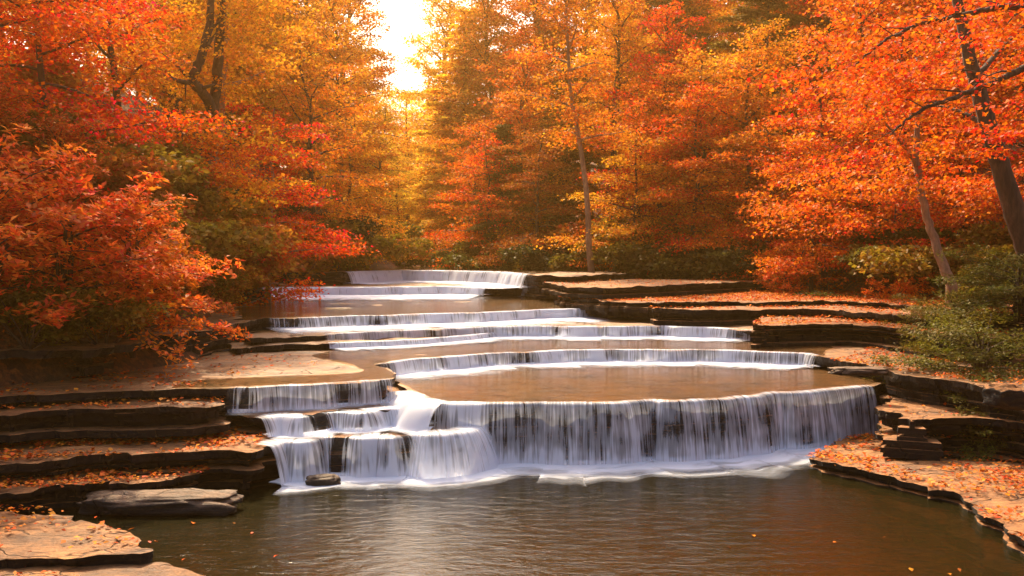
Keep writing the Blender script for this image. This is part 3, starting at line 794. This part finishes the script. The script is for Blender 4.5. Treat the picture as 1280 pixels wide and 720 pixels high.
# --- left bank, near: rosette-leaved shrubs hanging over the undercut
PL = [
 ('shrub_a', 'red_shrub', 'coral orange shrub at the left picture edge above the dark undercut', 'shrub', -10, 16.2, CORAL, 1.25),
 ('shrub_b', 'red_shrub', 'broad coral red shrub hanging lowest over the black undercut', 'shrub', 80, 16.9, (0.72, 0.115, 0.018), 1.2),
 ('shrub_c', 'red_shrub', 'coral red shrub between the lowest hanging shrub and the olive bush', 'shrub', 165, 17.8, CORAL, 1.05),
 ('shrub_b', 'orange_shrub', 'dull orange shrub at the right tip of the overhanging bank', 'shrub', 165, 18.6, ORG, 0.75),
 ('bush_a', 'olive_bush', 'yellow olive bush drooping to the tan shelf at the bank tip', 'bush', 205, 20.4, OLV, 0.65),
 ('bush_a', 'green_bush', 'olive bush at the foot of the coral shrubs, left edge', 'bush', 35, 16.2, OLG, 0.75),
 ('bush_a', 'green_bush', 'olive bush drooping between two coral shrubs over the undercut', 'bush', 130, 17.1, OLV, 0.7),
 ('shrub_a', 'red_shrub', 'scarlet shrub in the second row at the left edge', 'shrub', -20, 18.6, (0.72, 0.115, 0.018), 0.9),
 ('shrub_c', 'red_shrub', 'pinkish red shrub in the second row over the coral ones', 'shrub', 75, 19.0, (0.66, 0.13, 0.018), 0.85),
 ('shrub_a', 'red_shrub', 'burnt orange shrub in the second row near the olive slope', 'shrub', 165, 20.0, CORAL, 0.85),
 ('shrub_b', 'red_shrub', 'scarlet and brown shrub leaning over the bank tip', 'shrub', 190, 21.6, (0.58, 0.13, 0.018), 0.8),
 ('bush_b', 'olive_bush', 'olive bush behind the second row of red shrubs, left edge', 'bush', 20, 20.4, OLV, 0.85),
 ('bush_b', 'rust_bush', 'rust brown bush above the pinkish red shrub', 'bush', 105, 21.2, (0.48, 0.16, 0.02), 0.85),
 ('bush_b', 'olive_bush', 'olive bush above the burnt orange shrub', 'bush', 180, 22.3, (0.34, 0.19, 0.02), 0.9),
 ('bush_a', 'olive_bush', 'olive bush on the left bank just short of the farthest fall', 'bush', 205, 23.5, OLV, 0.8),
 ('bush_b', 'rust_bush', 'rust brown bush behind the olive bank bushes', 'bush', 205, 25.0, (0.48, 0.16, 0.02), 0.95),
 ('bush_a', 'green_bush', 'dark green bush beside the left end of the farthest fall', 'bush', 205, 28.0, GRN, 0.9),
 ('bush_a', 'orange_bush', 'orange bush low on the bank left of the farthest fall', 'bush', 245, 31.5, ORG, 0.9),
 ('bush_b', 'green_bush', 'deep green bush on the bank behind the farthest fall, left side', 'bush', 330, 43.0, GRN, 1.0),
 ('bush_b', 'green_bush', 'deep green bush where the upper stream leaves the left bank', 'bush', 405, 45.0, DGR, 1.1),
 ('bush_b', 'olive_bush', 'olive bush low on the upper left stream bank', 'bush', 452, 50.0, OLG, 1.1),
 ('bush_a', 'olive_bush', 'low olive bush drooping to the water beside the middle cascade, left bank', 'bush', 246, 25.6, OLV, 0.75),
 ('bush_a', 'orange_bush', 'low orange olive bush on the left bank above the top tier of the middle cascade', 'bush', 258, 28.2, (0.5, 0.2, 0.02), 0.8),
 ('bush_a', 'green_bush', 'low green bush at the left end of the farthest waterfall', 'bush', 272, 33.0, OLG, 0.9),
 # olive slope going up
 ('bush_b', 'olive_bush', 'olive bush in the middle of the left slope under the forked trunk', 'bush', 175, 26.5, (0.34, 0.20, 0.02), 1.1),
 ('bush_b', 'olive_bush', 'olive bush high on the left slope under the scarlet canopy', 'bush', 130, 24.5, (0.30, 0.19, 0.02), 1.1),
 ('bush_b', 'rust_bush', 'rust bush high on the left slope at the picture edge', 'bush', 30, 23.5, (0.48, 0.16, 0.02), 1.1),
 ('bush_b', 'olive_bush', 'olive orange bush on the left slope above the rust bush', 'bush', 235, 30.5, (0.40, 0.21, 0.02), 1.25),
 ('bush_b', 'rust_bush', 'rust orange bush left of the small scarlet maple', 'bush', 272, 32.5, (0.48, 0.16, 0.02), 1.3),
 ('bush_b', 'rust_bush', 'rust bush below the small scarlet maple', 'bush', 335, 40.0, (0.48, 0.16, 0.02), 1.3),
 ('bush_b', 'olive_bush', 'brown olive bush on the slope beneath the amber maples', 'bush', 420, 45.0, OLV, 1.3),
 # trees on the left slope
 ('maple_d', 'maple_tree', 'low scarlet maple spreading over the red shrubs, left', 'tree', 60, 20.0, RED, 0.95),
 ('maple_d', 'maple_tree', 'scarlet maple cut by the left picture edge', 'tree', -50, 19.0, SCAR, 0.95),
 ('maple_c', 'maple_tree', 'orange maple behind the scarlet maple at the left edge', 'tree', 5, 27.0, ORG, 1.05),
 ('maple_c', 'maple_tree', 'orange red maple beside the low scarlet maple', 'tree', 150, 25.0, ORED, 0.95),
 ('tall_bare', 'maple_tree', 'amber maple with pale straight trunk behind the forked trunk', 'tree', 272, 33.0, AMB, 0.9),
 ('maple_d', 'maple_tree', 'scarlet maple glowing high beside the pale straight trunk', 'tree', 335, 32.0, RED, 1.0),
 ('maple_d', 'maple_tree', 'small scarlet maple low on the slope near the gorge centre', 'tree', 330, 41.5, RED, 0.72),
 ('maple_a', 'maple_tree', 'orange maple leaning toward the bright sky gap from the left', 'tree', 392, 43.0, ORG, 0.95),
 ('maple_c', 'maple_tree', 'amber maple over the upper left stream bank', 'tree', 436, 46.0, AMB, 0.85),
 ('maple_b', 'maple_tree', 'amber maple deeper in the gorge left of the sky gap', 'tree', 425, 54.0, AMB, 0.95),
 ('maple_c', 'maple_tree', 'orange maple low over the bend of the upper stream', 'tree', 438, 57.0, ORG, 0.9),
 ('maple_a', 'maple_tree', 'golden maple beneath the sky gap', 'tree', 474, 68.0, GOLD, 0.8),
 ('maple_c', 'maple_tree', 'golden maple at the end of the visible stream', 'tree', 500, 80.0, GOLD, 0.95),
 ('maple_a', 'maple_tree', 'yellow maple at the far end of the gorge', 'tree', 505, 92.0, GOLD, 0.95),
 ('maple_b', 'maple_tree', 'pale gold maple farthest back below the sky gap', 'tree', 478, 104.0, GOLD, 0.95),
 ('maple_a', 'maple_tree', 'gold maple at the far end, right of the yellow maple', 'tree', 530, 90.0, GOLD, 0.95),
 # far centre and right
 ('tall_a', 'maple_tree', 'tall amber tree rising right of the sky gap behind the conifer', 'tree', 592, 76.0, AMB, 1.15),
 ('tall_b', 'maple_tree', 'tall orange tree right of the sky gap behind the short conifer', 'tree', 628, 72.0, AMB, 1.15),
 ('tall_a', 'maple_tree', 'tall orange red tree behind the scarlet far maple', 'tree', 664, 66.0, ORED, 1.15),
 ('tall_a', 'maple_tree', 'tall amber tree rising left of the sky gap', 'tree', 398, 66.0, AMB, 1.1),
 ('tall_b', 'maple_tree', 'tall orange amber tree at the very left edge of the sky gap', 'tree', 418, 74.0, ORG, 1.15),
 ('maple_c', 'maple_tree', 'glowing gold tree directly below the sky gap, left of centre', 'tree', 458, 98.0, GOLD, 1.75),
 ('maple_c', 'maple_tree', 'glowing gold tree directly below the sky gap, right of centre', 'tree', 510, 94.0, GOLD, 1.75),
 ('tall_b', 'maple_tree', 'tall gold tree closing the right edge of the sky gap', 'tree', 566, 84.0, GOLD, 1.25),
 ('maple_c', 'maple_tree', 'orange red maple in front of the foot of the tall yellow conifer', 'tree', 592, 61.0, ORED, 1.1),
 ('tall_b', 'maple_tree', 'tall orange tree behind the pale leaning birch', 'tree', 690, 70.0, ORG, 1.2),
 ('tall_a', 'maple_tree', 'tall amber tree behind the two dark trunks', 'tree', 735, 68.0, AMB, 1.25),
 ('tall_b', 'maple_tree', 'tall orange red tree high behind the scarlet maple at the top', 'tree', 790, 66.0, ORED, 1.15),
 ('maple_b', 'maple_tree', 'round golden tree closing the gorge below the gap, left', 'tree', 452, 84.0, AMB, 1.15),
 ('maple_b', 'maple_tree', 'round gold tree closing the gorge below the gap, middle', 'tree', 486, 116.0, GOLD, 1.25),
 ('maple_b', 'maple_tree', 'round golden tree closing the gorge below the gap, right', 'tree', 512, 124.0, GOLD, 1.3),
 ('tall_a', 'maple_tree', 'yellow tree closing the gorge behind the tall conifer', 'tree', 548, 110.0, GOLD, 1.05),
 ('maple_a', 'maple_tree', 'amber tree low beside the quiet upper stream', 'tree', 566, 74.0, AMB, 0.85),
 ('conifer_a', 'conifer_tree', 'tall yellow green conifer right of the sky gap', 'conifer', 572, 74.0, GOLD, 1.25),
 ('conifer_b', 'conifer_tree', 'short olive conifer low in the far centre', 'conifer', 632, 55.0, OLG, 0.9),
 ('maple_c', 'maple_tree', 'orange red maple low in the far centre', 'tree', 622, 64.0, ORED, 0.95),
 ('maple_d', 'maple_tree', 'scarlet maple in front of the far conifers', 'tree', 612, 54.0, SCAR, 1.1),
 ('maple_b', 'maple_tree', 'orange maple between the conifers and the pale leaning birch', 'tree', 650, 56.0, ORED, 1.0),
 ('maple_c', 'maple_tree', 'rust maple low left of the pale leaning birch', 'tree', 672, 50.0, RUST, 0.9),
 ('birch', 'birch_tree', 'pale leaning birch with a long bare trunk', 'tree', 740, 40.5, ORG, 0.95),
 ('tall_bare', 'dark_tree', 'straight dark trunk right of the pale birch', 'tree', 756, 50.0, AMB, 0.95),
 ('tall_bare', 'dark_tree', 'thin straight dark trunk paired with the dark trunk by the birch', 'tree', 768, 53.0, ORG, 0.8),
 ('conifer_b', 'conifer_tree', 'olive conifer high between the birch and the dark trunks', 'conifer', 712, 54.0, OLV, 1.2),
 ('maple_c', 'maple_tree', 'orange maple spreading low right of the birch', 'tree', 800, 45.0, ORG, 0.9),
 ('maple_d', 'maple_tree', 'amber maple in front of the dark trunk pair', 'tree', 790, 42.0, AMB, 1.0),
 ('maple_b', 'maple_tree', 'scarlet maple at the top, right of centre', 'tree', 835, 47.0, RED, 1.0),
 ('maple_c', 'maple_tree', 'scarlet orange maple at mid height right of centre', 'tree', 865, 41.0, SCAR, 0.95),
 ('maple_c', 'maple_tree', 'amber olive maple behind the scarlet orange one', 'tree', 890, 45.0, AMB, 1.1),
 ('maple_a', 'maple_tree', 'amber maple high on the right slope', 'tree', 945, 42.0, AMB, 0.95),
 ('maple_d', 'maple_tree', 'orange red maple low beside the tan slab', 'tree', 965, 37.0, ORED, 0.95),
 ('maple_c', 'maple_tree', 'orange red maple with layered sprays, middle of the right slope', 'tree', 1030, 35.5, SCAR, 0.95),
 ('maple_d', 'maple_tree', 'orange maple drooping to the litter of the right bank', 'tree', 1015, 33.5, ORED, 0.85),
 ('maple_c', 'maple_tree', 'orange red maple behind the thin crooked trunk', 'tree', 1120, 32.0, SCAR, 0.95),
 ('maple_d', 'maple_tree', 'orange red maple right of the thin crooked trunk', 'tree', 1200, 31.0, ORED, 1.0),
 ('maple_d', 'maple_tree', 'orange red maple cut by the right picture edge', 'tree', 1290, 28.5, SCAR, 1.0),
 ('maple_a', 'maple_tree', 'orange maple high on the right slope behind the dark leaning trunk', 'tree', 1190, 36.0, ORED, 1.0),
 ('maple_a', 'maple_tree', 'orange red maple at the top right corner', 'tree', 1285, 33.0, SCAR, 1.0),
 ('maple_a', 'maple_tree', 'orange amber maple over the middle of the right slope', 'tree', 1085, 38.0, ORED, 1.05),
 ('maple_c', 'maple_tree', 'orange maple filling the far slope left of the birch, upper one', 'tree', 668, 58.0, ORG, 1.25),
 ('maple_c', 'maple_tree', 'amber maple filling the far slope left of the birch, lower one', 'tree', 694, 54.0, AMB, 1.0),
 ('maple_c', 'maple_tree', 'orange red maple spreading just right of the dark trunk pair', 'tree', 822, 44.5, ORED, 1.1),
 ('maple_c', 'maple_tree', 'amber maple over the moss green bush behind the tan slab', 'tree', 872, 43.5, AMB, 1.15),
 ('maple_c', 'maple_tree', 'orange maple over the right half of the tan slab', 'tree', 928, 40.5, ORG, 1.1),
 ('maple_c', 'maple_tree', 'amber maple low below the tall yellow conifer', 'tree', 590, 68.0, AMB, 1.15),
 # green understory of the right bank
 ('bush_b', 'olive_bush', 'large olive bush upslope behind the moss green bush', 'bush', 835, 43.5, OLV, 1.6),
 ('bush_b', 'olive_bush', 'large olive bush upslope between the scarlet orange and the low orange maples', 'bush', 915, 41.5, OLG, 1.5),
 ('bush_b', 'rust_bush', 'rust olive bush high between the birch and the dark trunks', 'bush', 745, 48.5, RUST, 1.6),
 ('bush_b', 'olive_bush', 'olive bush upslope left of the crooked trunk', 'bush', 1100, 36.0, OLV, 1.2),
 ('bush_b', 'green_bush', 'dark green bush at the far stream bend', 'bush', 560, 66.0, DGR, 1.3),
 ('bush_b', 'green_bush', 'dark olive bush left on the far right bank', 'bush', 592, 60.0, GRN, 1.3),
 ('bush_b', 'green_bush', 'dark olive bush under the short olive conifer', 'bush', 630, 54.5, OLG, 1.2),
 ('bush_b', 'green_bush', 'dark green bush under the rust maple', 'bush', 668, 50.5, GRN, 1.2),
 ('bush_b', 'green_bush', 'dark green bush at the foot of the pale birch', 'bush', 700, 47.0, DGR, 1.1),
 ('bush_b', 'green_bush', 'olive bush right of the foot of the birch', 'bush', 757, 45.0, OLG, 1.15),
 ('bush_b', 'green_bush', 'dark green bush behind the pale tan slab, left end', 'bush', 800, 42.5, GRN, 1.1),
 ('bush_b', 'green_bush', 'bright moss green bush behind the middle of the tan slab', 'bush', 846, 40.0, OLG, 1.15),
 ('bush_b', 'green_bush', 'dark green bush behind the right half of the tan slab', 'bush', 900, 38.5, GRN, 1.1),
 ('bush_a', 'green_bush', 'small green bush on the orange litter of the right bank', 'bush', 1078, 30.0, GRN, 0.9),
 ('bush_b', 'olive_bush', 'olive bush behind the thin crooked trunk', 'bush', 1150, 31.5, OLG, 1.0),
 ('bush_b', 'olive_bush', 'olive bush behind the dark leaning trunk', 'bush', 1240, 28.0, OLV, 1.0),
 ('shrub_a', 'red_shrub', 'coral shrub on the litter slope at the right bank', 'shrub', 985, 34.0, CORAL, 0.9),
 ('shrub_b', 'red_shrub', 'coral shrub right of the small green bush', 'shrub', 1120, 28.8, CORAL, 0.75),
 ('bush_a', 'green_bush', 'dark bush at the foot of the thin crooked trunk', 'bush', 1222, 25.0, OLG, 0.8),
]
for t in PL:
    near = t[5] < 19.5 and t[4] < 320
    plant(*t, dz=0.7 if near else 0.0, bark='pale_bark' if t[0] in ('birch',) or 'pale straight' in t[2] else 'bark')
# green boughs spreading over the right shelves
for px, Y, k, dz, c, lab in (
    (1228, 17.9, 1.0, 0.1, (0.125, 0.105, 0.012), 'low green shrub spreading flat boughs over the right shelves'),
    (1275, 20.6, 1.0, 0.2, (0.11, 0.10, 0.013), 'taller green shrub behind the flat boughs at the right picture edge'),
    (1195, 21.6, 0.8, 0.1, (0.20, 0.15, 0.02), 'small olive shrub at the foot of the flat green boughs'),
    (1190, 16.9, 0.50, 0.15, (0.18, 0.16, 0.02), 'little green shrub drooping from the mossy ledge on the right'),
    (1258, 16.4, 0.55, 0.15, (0.15, 0.14, 0.02), 'little green shrub by the blocky stone at the right picture edge')):
    plant('boughs', 'green_shrub', lab, 'shrub', px, Y, c, k * 0.85, dz=dz, mat='bush', sx=1.3)

# --- two trunks and two long bare limbs of the near right trees
def px3(pts): return np.array([[atx(px, Y), Y, H + (322 - py) / F * Y] for px, py, Y in pts])
def limb_tree(name, label, pts, radii, branches, color, sprays, seed, bark='bark', leaf=0.11):
    rng = np.random.default_rng(seed)
    base = px3(pts[:1])[0]; base[2] = terrain_z(base[0], base[1])
    root = empty(name, base); tag(root, label, 'tree')
    def fine(p, r):
        p = px3(p) - base; k = len(p); t = np.linspace(0, k - 1, k * 6)
        q = np.column_stack([np.interp(t, np.arange(k), p[:, i]) for i in range(3)])
        q = smooth_open(q, 5); q[1:-1] += rng.normal(0, 0.012, (len(q) - 2, 3))
        return q, np.interp(t, np.arange(k), r)
    q, r = fine(pts, radii)
    q = np.vstack([q[0] - [0, 0, 0.4 + max(0, q[0][2])], q]); r = np.concatenate([[r[0] * 1.5], r])
    link_mesh('trunk', mesh_np('trunk', *tube(q, r, 9)), M[bark], root)
    cen = []
    for bp, br in branches:
        q, r = fine(bp, br)
        w = [tube(q, r, 7)]
        for k in range(6, len(q), 3):
            d = q[k] - q[k - 1]; d /= np.linalg.norm(d)
            e = d * rng.uniform(.3, .8) + rng.normal(0, 0.3, 3)
            tw = np.array([q[k], q[k] + e * 0.5 + [0, 0, .05], q[k] + e])
            w.append(tube(tw, [r[k] * .45, r[k] * .3, 0.004], 4)); cen.append(tw[-1])
        link_mesh('branch', mesh_np('branch', *join(w)), M[bark], root)
    for px, py, Y, n, rx, rz_ in sprays:
        c = px3([(px, py, Y)])[0] - base
        cen += list(c + np.column_stack([rng.normal(0, rx, n), rng.normal(0, rx, n), rng.normal(0, rz_, n)]))
    cen = np.array(cen)
    v, f = spray_leaves(cen, np.tile([[-1, 0, 0.]], (len(cen), 1)), 0.42 * rng.uniform(.6, 1.2, len(cen)), 0.15, 40, leaf, rng)
    o = link_mesh('crown', mesh_np('crown', v, f), M['leaf'], root); o.color = (*color, 1)
limb_tree('forked_tree', 'amber maple with a bare dark forked trunk on the left slope',
  [(238, 262, 29.5), (258, 190, 29), (273, 110, 28), (278, 50, 27.4), (282, -30, 27)], [.20, .18, .15, .13, .10],
  [([(268, 140, 28.3), (256, 116, 27.4), (240, 104, 26.6), (254, 74, 26.6), (264, 40, 26.6), (269, -20, 26.6)], [.15, .14, .13, .12, .11, .08]), ([(246, 104, 26.6), (228, 104, 26.2), (214, 98, 26)], [.09, .06, .02])],
  AMB, [(200, 30, 28.5, 60, 1.3, .8), (300, 40, 28.5, 60, 1.2, .8), (240, 70, 29, 50, 1.4, .6), (330, 10, 28, 30, .9, .6), (285, 170, 26.2, 26, .7, .3), (300, 225, 26, 26, .8, .35)], 35)
limb_tree('leaning_tree', 'dark thick trunk leaning left near the right picture edge',
  [(1290, 325, 22), (1266, 260, 22), (1246, 200, 22), (1228, 140, 22), (1212, 90, 22), (1196, 20, 22), (1185, -40, 22)], [.26, .23, .20, .18, .15, .12, .08],
  [([(1240, 180, 22), (1220, 150, 22.6), (1190, 138, 23.2), (1160, 130, 24)], [.08, .06, .04, .02]), ([(1214, 100, 22), (1250, 60, 23), (1290, 20, 24)], [.07, .05, .03])],
  SCAR, [(1150, 130, 25, 26, .7, .4), (1200, 30, 25, 40, 1.0, .6), (1280, 60, 25, 30, .8, .6), (1120, 200, 25.6, 30, .9, .35), (1230, 230, 26, 22, .8, .3)], 31)
limb_tree('crooked_tree', 'thin crooked pale trunk rising from the right bank litter',
  [(1190, 358, 23.5), (1176, 325, 23.7), (1160, 280, 24), (1150, 240, 24), (1142, 195, 24), (1146, 150, 24), (1136, 90, 24)], [.13, .11, .095, .085, .075, .06, .04],
  [([(1146, 210, 24), (1125, 180, 23.5), (1100, 150, 23)], [.05, .035, .02])],
  ORED, [(1100, 130, 23.5, 40, 1.0, .5), (1140, 60, 24, 44, 1.2, .6), (1060, 230, 24.5, 34, 1.0, .3), (1000, 260, 25.5, 26, 0.9, .25), (1190, 240, 25.6, 18, .6, .3)], 32, 'pale_bark')
limb_tree('arching_tree', 'maple beyond the right edge with two long bare arching limbs',
  [(1420, 350, 20), (1400, 200, 20), (1380, 80, 20), (1370, -60, 20)], [.22, .19, .16, .12],
  [([(1384, 100, 20), (1330, 70, 19.5), (1280, 84, 19), (1230, 108, 18.7), (1190, 124, 18.5), (1150, 137, 18.3), (1125, 155, 18.2), (1108, 172, 18)], [.10, .085, .07, .055, .045, .036, .026, .012]),
   ([(1374, -20, 20), (1300, 10, 19.5), (1240, 12, 19.2), (1188, 24, 19), (1150, 30, 19), (1110, 48, 18.8), (1085, 66, 18.7), (1066, 84, 18.6)], [.09, .075, .06, .045, .04, .032, .022, .01])],
  SCAR, [(1250, 170, 19.5, 16, .6, .25), (1120, 100, 19, 16, .5, .25), (1270, 20, 19.3, 20, .6, .3), (1030, 100, 19.5, 14, .6, .25)], 33)

# --- the woods filling both slopes behind
rf = random.Random(5)
def fill(side, n, Y0, Y1, d0, d1, kinds, cols, noun, avoid=True):
    for i in range(n):
        Y = rf.uniform(Y0, Y1); d = rf.uniform(d0, d1)
        x = interp(XL, Y) - d if side == 'left' else interp(XR, Y) + d
        px = 640 + x / Y * F
        kind = rf.choice(kinds); cn, col = rf.choice(cols)
        top = PROTO_H[kind]
        z = terrain_z(x, Y)
        if avoid and 425 < px < 560:
            if Y < 60: continue
            lim = H + (322 - 110) / F * Y
            if z + top > lim: continue
        if px < -220 or px > 1500: continue
        plant(kind, noun, f'{cn} {"conifer" if "conifer" in kind else "tree"} crowded high on the {side} slope', 'conifer' if 'conifer' in kind else 'tree', px, Y, col, rf.uniform(.85, 1.1), group=f'{cn} {"conifers" if "conifer" in kind else "trees"} filling the {side} slope')
PROTO_H = {'maple_a': 12, 'maple_b': 14, 'tall_a': 18, 'tall_b': 20, 'conifer_a': 15, 'maple_c': 10, 'bush_b': 2.5}
WARM = [('amber', AMB), ('orange', ORG), ('golden', GOLD), ('orange red', ORED), ('amber', AMB)]
RITE = [('orange red', ORED), ('scarlet', SCAR), ('orange', ORG), ('orange red', ORED), ('amber', AMB)]
fill('left', 34, 32, 80, 5, 24, ['maple_a', 'maple_b', 'tall_a', 'tall_b'], WARM, 'autumn_tree')
fill('left', 14, 80, 130, 2, 26, ['maple_a', 'maple_b', 'tall_a'], WARM, 'autumn_tree')
fill('right', 44, 36, 80, 5, 28, ['maple_a', 'maple_b', 'tall_a', 'tall_b'], RITE, 'autumn_tree')
fill('right', 5, 50, 80, 4, 16, ['conifer_a'], [('olive', OLV)], 'conifer_tree')
fill('right', 12, 80, 130, 2, 26, ['maple_a', 'tall_a', 'maple_b'], WARM, 'autumn_tree')

# left bank undercut
ru = P(.56 * H, [(-120, 444), (0, 438), (100, 434), (168, 430), (205, 420), (250, 410), (300, 402), (310, 392), (240, 384), (-120, 395)])
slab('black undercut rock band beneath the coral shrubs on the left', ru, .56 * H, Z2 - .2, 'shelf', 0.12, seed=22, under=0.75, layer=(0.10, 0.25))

# ------------------------------------------------------------------ fallen leaves (countless)
def litter(name, label, regions, seed, mat='litter', color=(0.62, 0.13, 0.018)):
    """regions: (outline, z function, count, clumpiness)"""
    rng = np.random.default_rng(seed); C = []
    for outline, zf, cnt, cl in regions:
        q = np.array(outline); x0, y0 = q.min(0); x1, y1 = q.max(0); k = 0; tries = 0
        while k < cnt and tries < cnt * 25:
            tries += 1
            x, y = rng.uniform(x0, x1), rng.uniform(y0, y1)
            ins = False
            for (a, b), (c, d) in zip(q, np.roll(q, -1, 0)):
                if (b > y) != (d > y) and x < (c - a) * (y - b) / (d - b) + a: ins = not ins
            if not ins: continue
            if noise.noise(Vector((x * 0.9, y * 1.6, seed))) + 0.5 * noise.noise(Vector((x * 4, y * 5, seed))) < cl + rng.uniform(-.3, .3): continue
            C.append((x, y, zf(x, y) + rng.uniform(0.008, 0.03))); k += 1
    C = np.array(C); k = len(C)
    n = unit(np.column_stack([rng.normal(0, .3, (k, 2)), np.ones(k)])); a = rng.uniform(0, 6.28, k)
    d = np.column_stack([np.cos(a), np.sin(a), np.zeros(k)]); d = unit(d - n * np.sum(d * n, 1)[:, None])
    l = rng.uniform(.04, .095, k)
    v, f = leaf_quads(C, d, n, l, l * rng.uniform(.55, .85, k))
    o = link_mesh(name, mesh_np(name, v, f), M[mat]); o.color = (*color, 1)
    tag(o, label, None, None, 'stuff')
cz = lambda z: (lambda x, y: z)
litter('fallen_leaves', 'fallen orange leaves on the left ledges', [
    ([q for q in P(ZD, [(-120, 584), (0, 577), (100, 571), (220, 566), (330, 556), (330, 520), (-120, 530)])], cz(ZD), 4200, -0.05), (te, cz(ZE), 3400, -0.2), (tl, cz(.335 * H), 260, 0.1), (tg, cz(.06 * H), 320, 0.12), (tg2, cz(.022 * H), 420, 0.1),
    (P(Z2, [(0, 496), (140, 488), (260, 482), (285, 474), (180, 462), (0, 475)]), cz(Z2), 420, 0.1),
    (P(Z2, [(190, 478), (300, 474), (430, 462), (380, 446), (300, 440), (220, 450)]), cz(Z2 + .01), 150, 0.15)], 41)
litter('floating_leaves', 'a few orange leaves adrift on the pool', [(P(0, [(900, 640), (1120, 640), (1230, 720), (900, 720)]), cz(0.0), 7, 0.1), (P(0, [(200, 660), (330, 640), (560, 700), (240, 715)]), cz(0.0), 5, 0.1)], 46)
litter('fallen_leaves', 'fallen orange leaves on the low right shelf', [
    (rk, cz(.05 * H + .01), 5200, 0.0), (rk3, cz(.13 * H), 500, 0.1), (rk4, cz(.24 * H), 300, 0.05)], 42)
litter('fallen_leaves', 'fallen orange leaves thick on the upper right ledges', [
    (r64, cz(.64 * H), 30000, -0.5), (r60, cz(.60 * H), 3000, -0.2), (r54, cz(.54 * H), 4500, -0.2), (r75, cz(.75 * H), 4000, 0.0), (P(Z2, [(1040, 450), (1130, 466), (1290, 488), (1290, 440), (1100, 430)]), cz(Z2), 2200, 0.0)], 43)
bank = [(atx(px, Y), Y) for px, Y in ((1060, 28), (1130, 24), (1190, 22), (1400, 20), (1420, 30), (1200, 36), (1000, 40), (900, 42), (940, 36))]
litter('fallen_leaves', 'fallen orange leaves carpeting the right bank', [(bank, terrain_z, 14000, -0.5)], 44)
bank2 = [(atx(px, Y), Y) for px, Y in ((-60, 16), (120, 17), (270, 22), (330, 30), (400, 40), (300, 42), (100, 34), (-80, 24))]
litter('fallen_leaves', 'fallen orange leaves on the left slope between shrubs', [(bank2, terrain_z, 7000, -0.3)], 45)
# ------------------------------------------------------------------ air
bm = bmesh.new(); bmesh.ops.create_cube(bm, size=1.0)
for v in bm.verts: v.co = Vector((v.co.x * 380, v.co.y * 360, v.co.z * 75))
me = bpy.data.meshes.new('haze'); bm.to_mesh(me); bm.free()
hz = bpy.data.objects.new('haze', me); COL.objects.link(hz); hz.location = (0, 95, 34.5)
hm, hnt, hout = new_mat('haze_air')
pv = hnt.nodes.new('ShaderNodeVolumePrincipled'); pv.inputs['Density'].default_value = 0.0012
pv.inputs['Color'].default_value = (1.0, 0.56, 0.17, 1); pv.inputs['Anisotropy'].default_value = 0.72
hnt.links.new(pv.outputs[0], hout.inputs['Volume'])
me.materials.append(hm); tag(hz, 'warm sunlit haze hanging in the gorge', None, None, 'stuff')
# ------------------------------------------------------------------ light
SUN_AZ, SUN_EL = R(-16), R(46)
w = bpy.data.worlds.new('World'); SC.world = w; w.use_nodes = True
nt = w.node_tree
bg = nt.nodes['Background']
sky = nt.nodes.new('ShaderNodeTexSky'); sky.sky_type = 'NISHITA'; sky.sun_disc = False
sky.sun_elevation = SUN_EL; sky.sun_rotation = SUN_AZ
sky.dust_density = 9.0; sky.air_density = 1.0; sky.ozone_density = 1.0; sky.altitude = 100
nt.links.new(sky.outputs[0], bg.inputs[0]); bg.inputs[1].default_value = 0.13
sd = bpy.data.lights.new('sun', 'SUN'); so = bpy.data.objects.new('sun', sd); COL.objects.link(so)
to_sun = Vector((math.sin(SUN_AZ) * math.cos(SUN_EL), math.cos(SUN_AZ) * math.cos(SUN_EL), math.sin(SUN_EL)))
so.rotation_euler = to_sun.to_track_quat('Z', 'Y').to_euler()
so.location = to_sun * 60
sd.energy = 4.0; sd.angle = R(0.6); sd.color = (1.0, 0.79, 0.49)

SC.view_settings.view_transform = 'Standard'; SC.view_settings.look = 'None'
SC.view_settings.gamma = 1; SC.view_settings.use_curve_mapping = False
SC.view_settings.exposure = 1.15
SC.render.engine = 'CYCLES'
cy = SC.cycles
cy.use_denoising = True; cy.max_bounces = 7; cy.diffuse_bounces = 3; cy.glossy_bounces = 3; cy.transmission_bounces = 4; cy.transparent_max_bounces = 24
cy.caustics_reflective = False; cy.caustics_refractive = False
cy.use_adaptive_sampling = True; cy.adaptive_threshold = 0.02
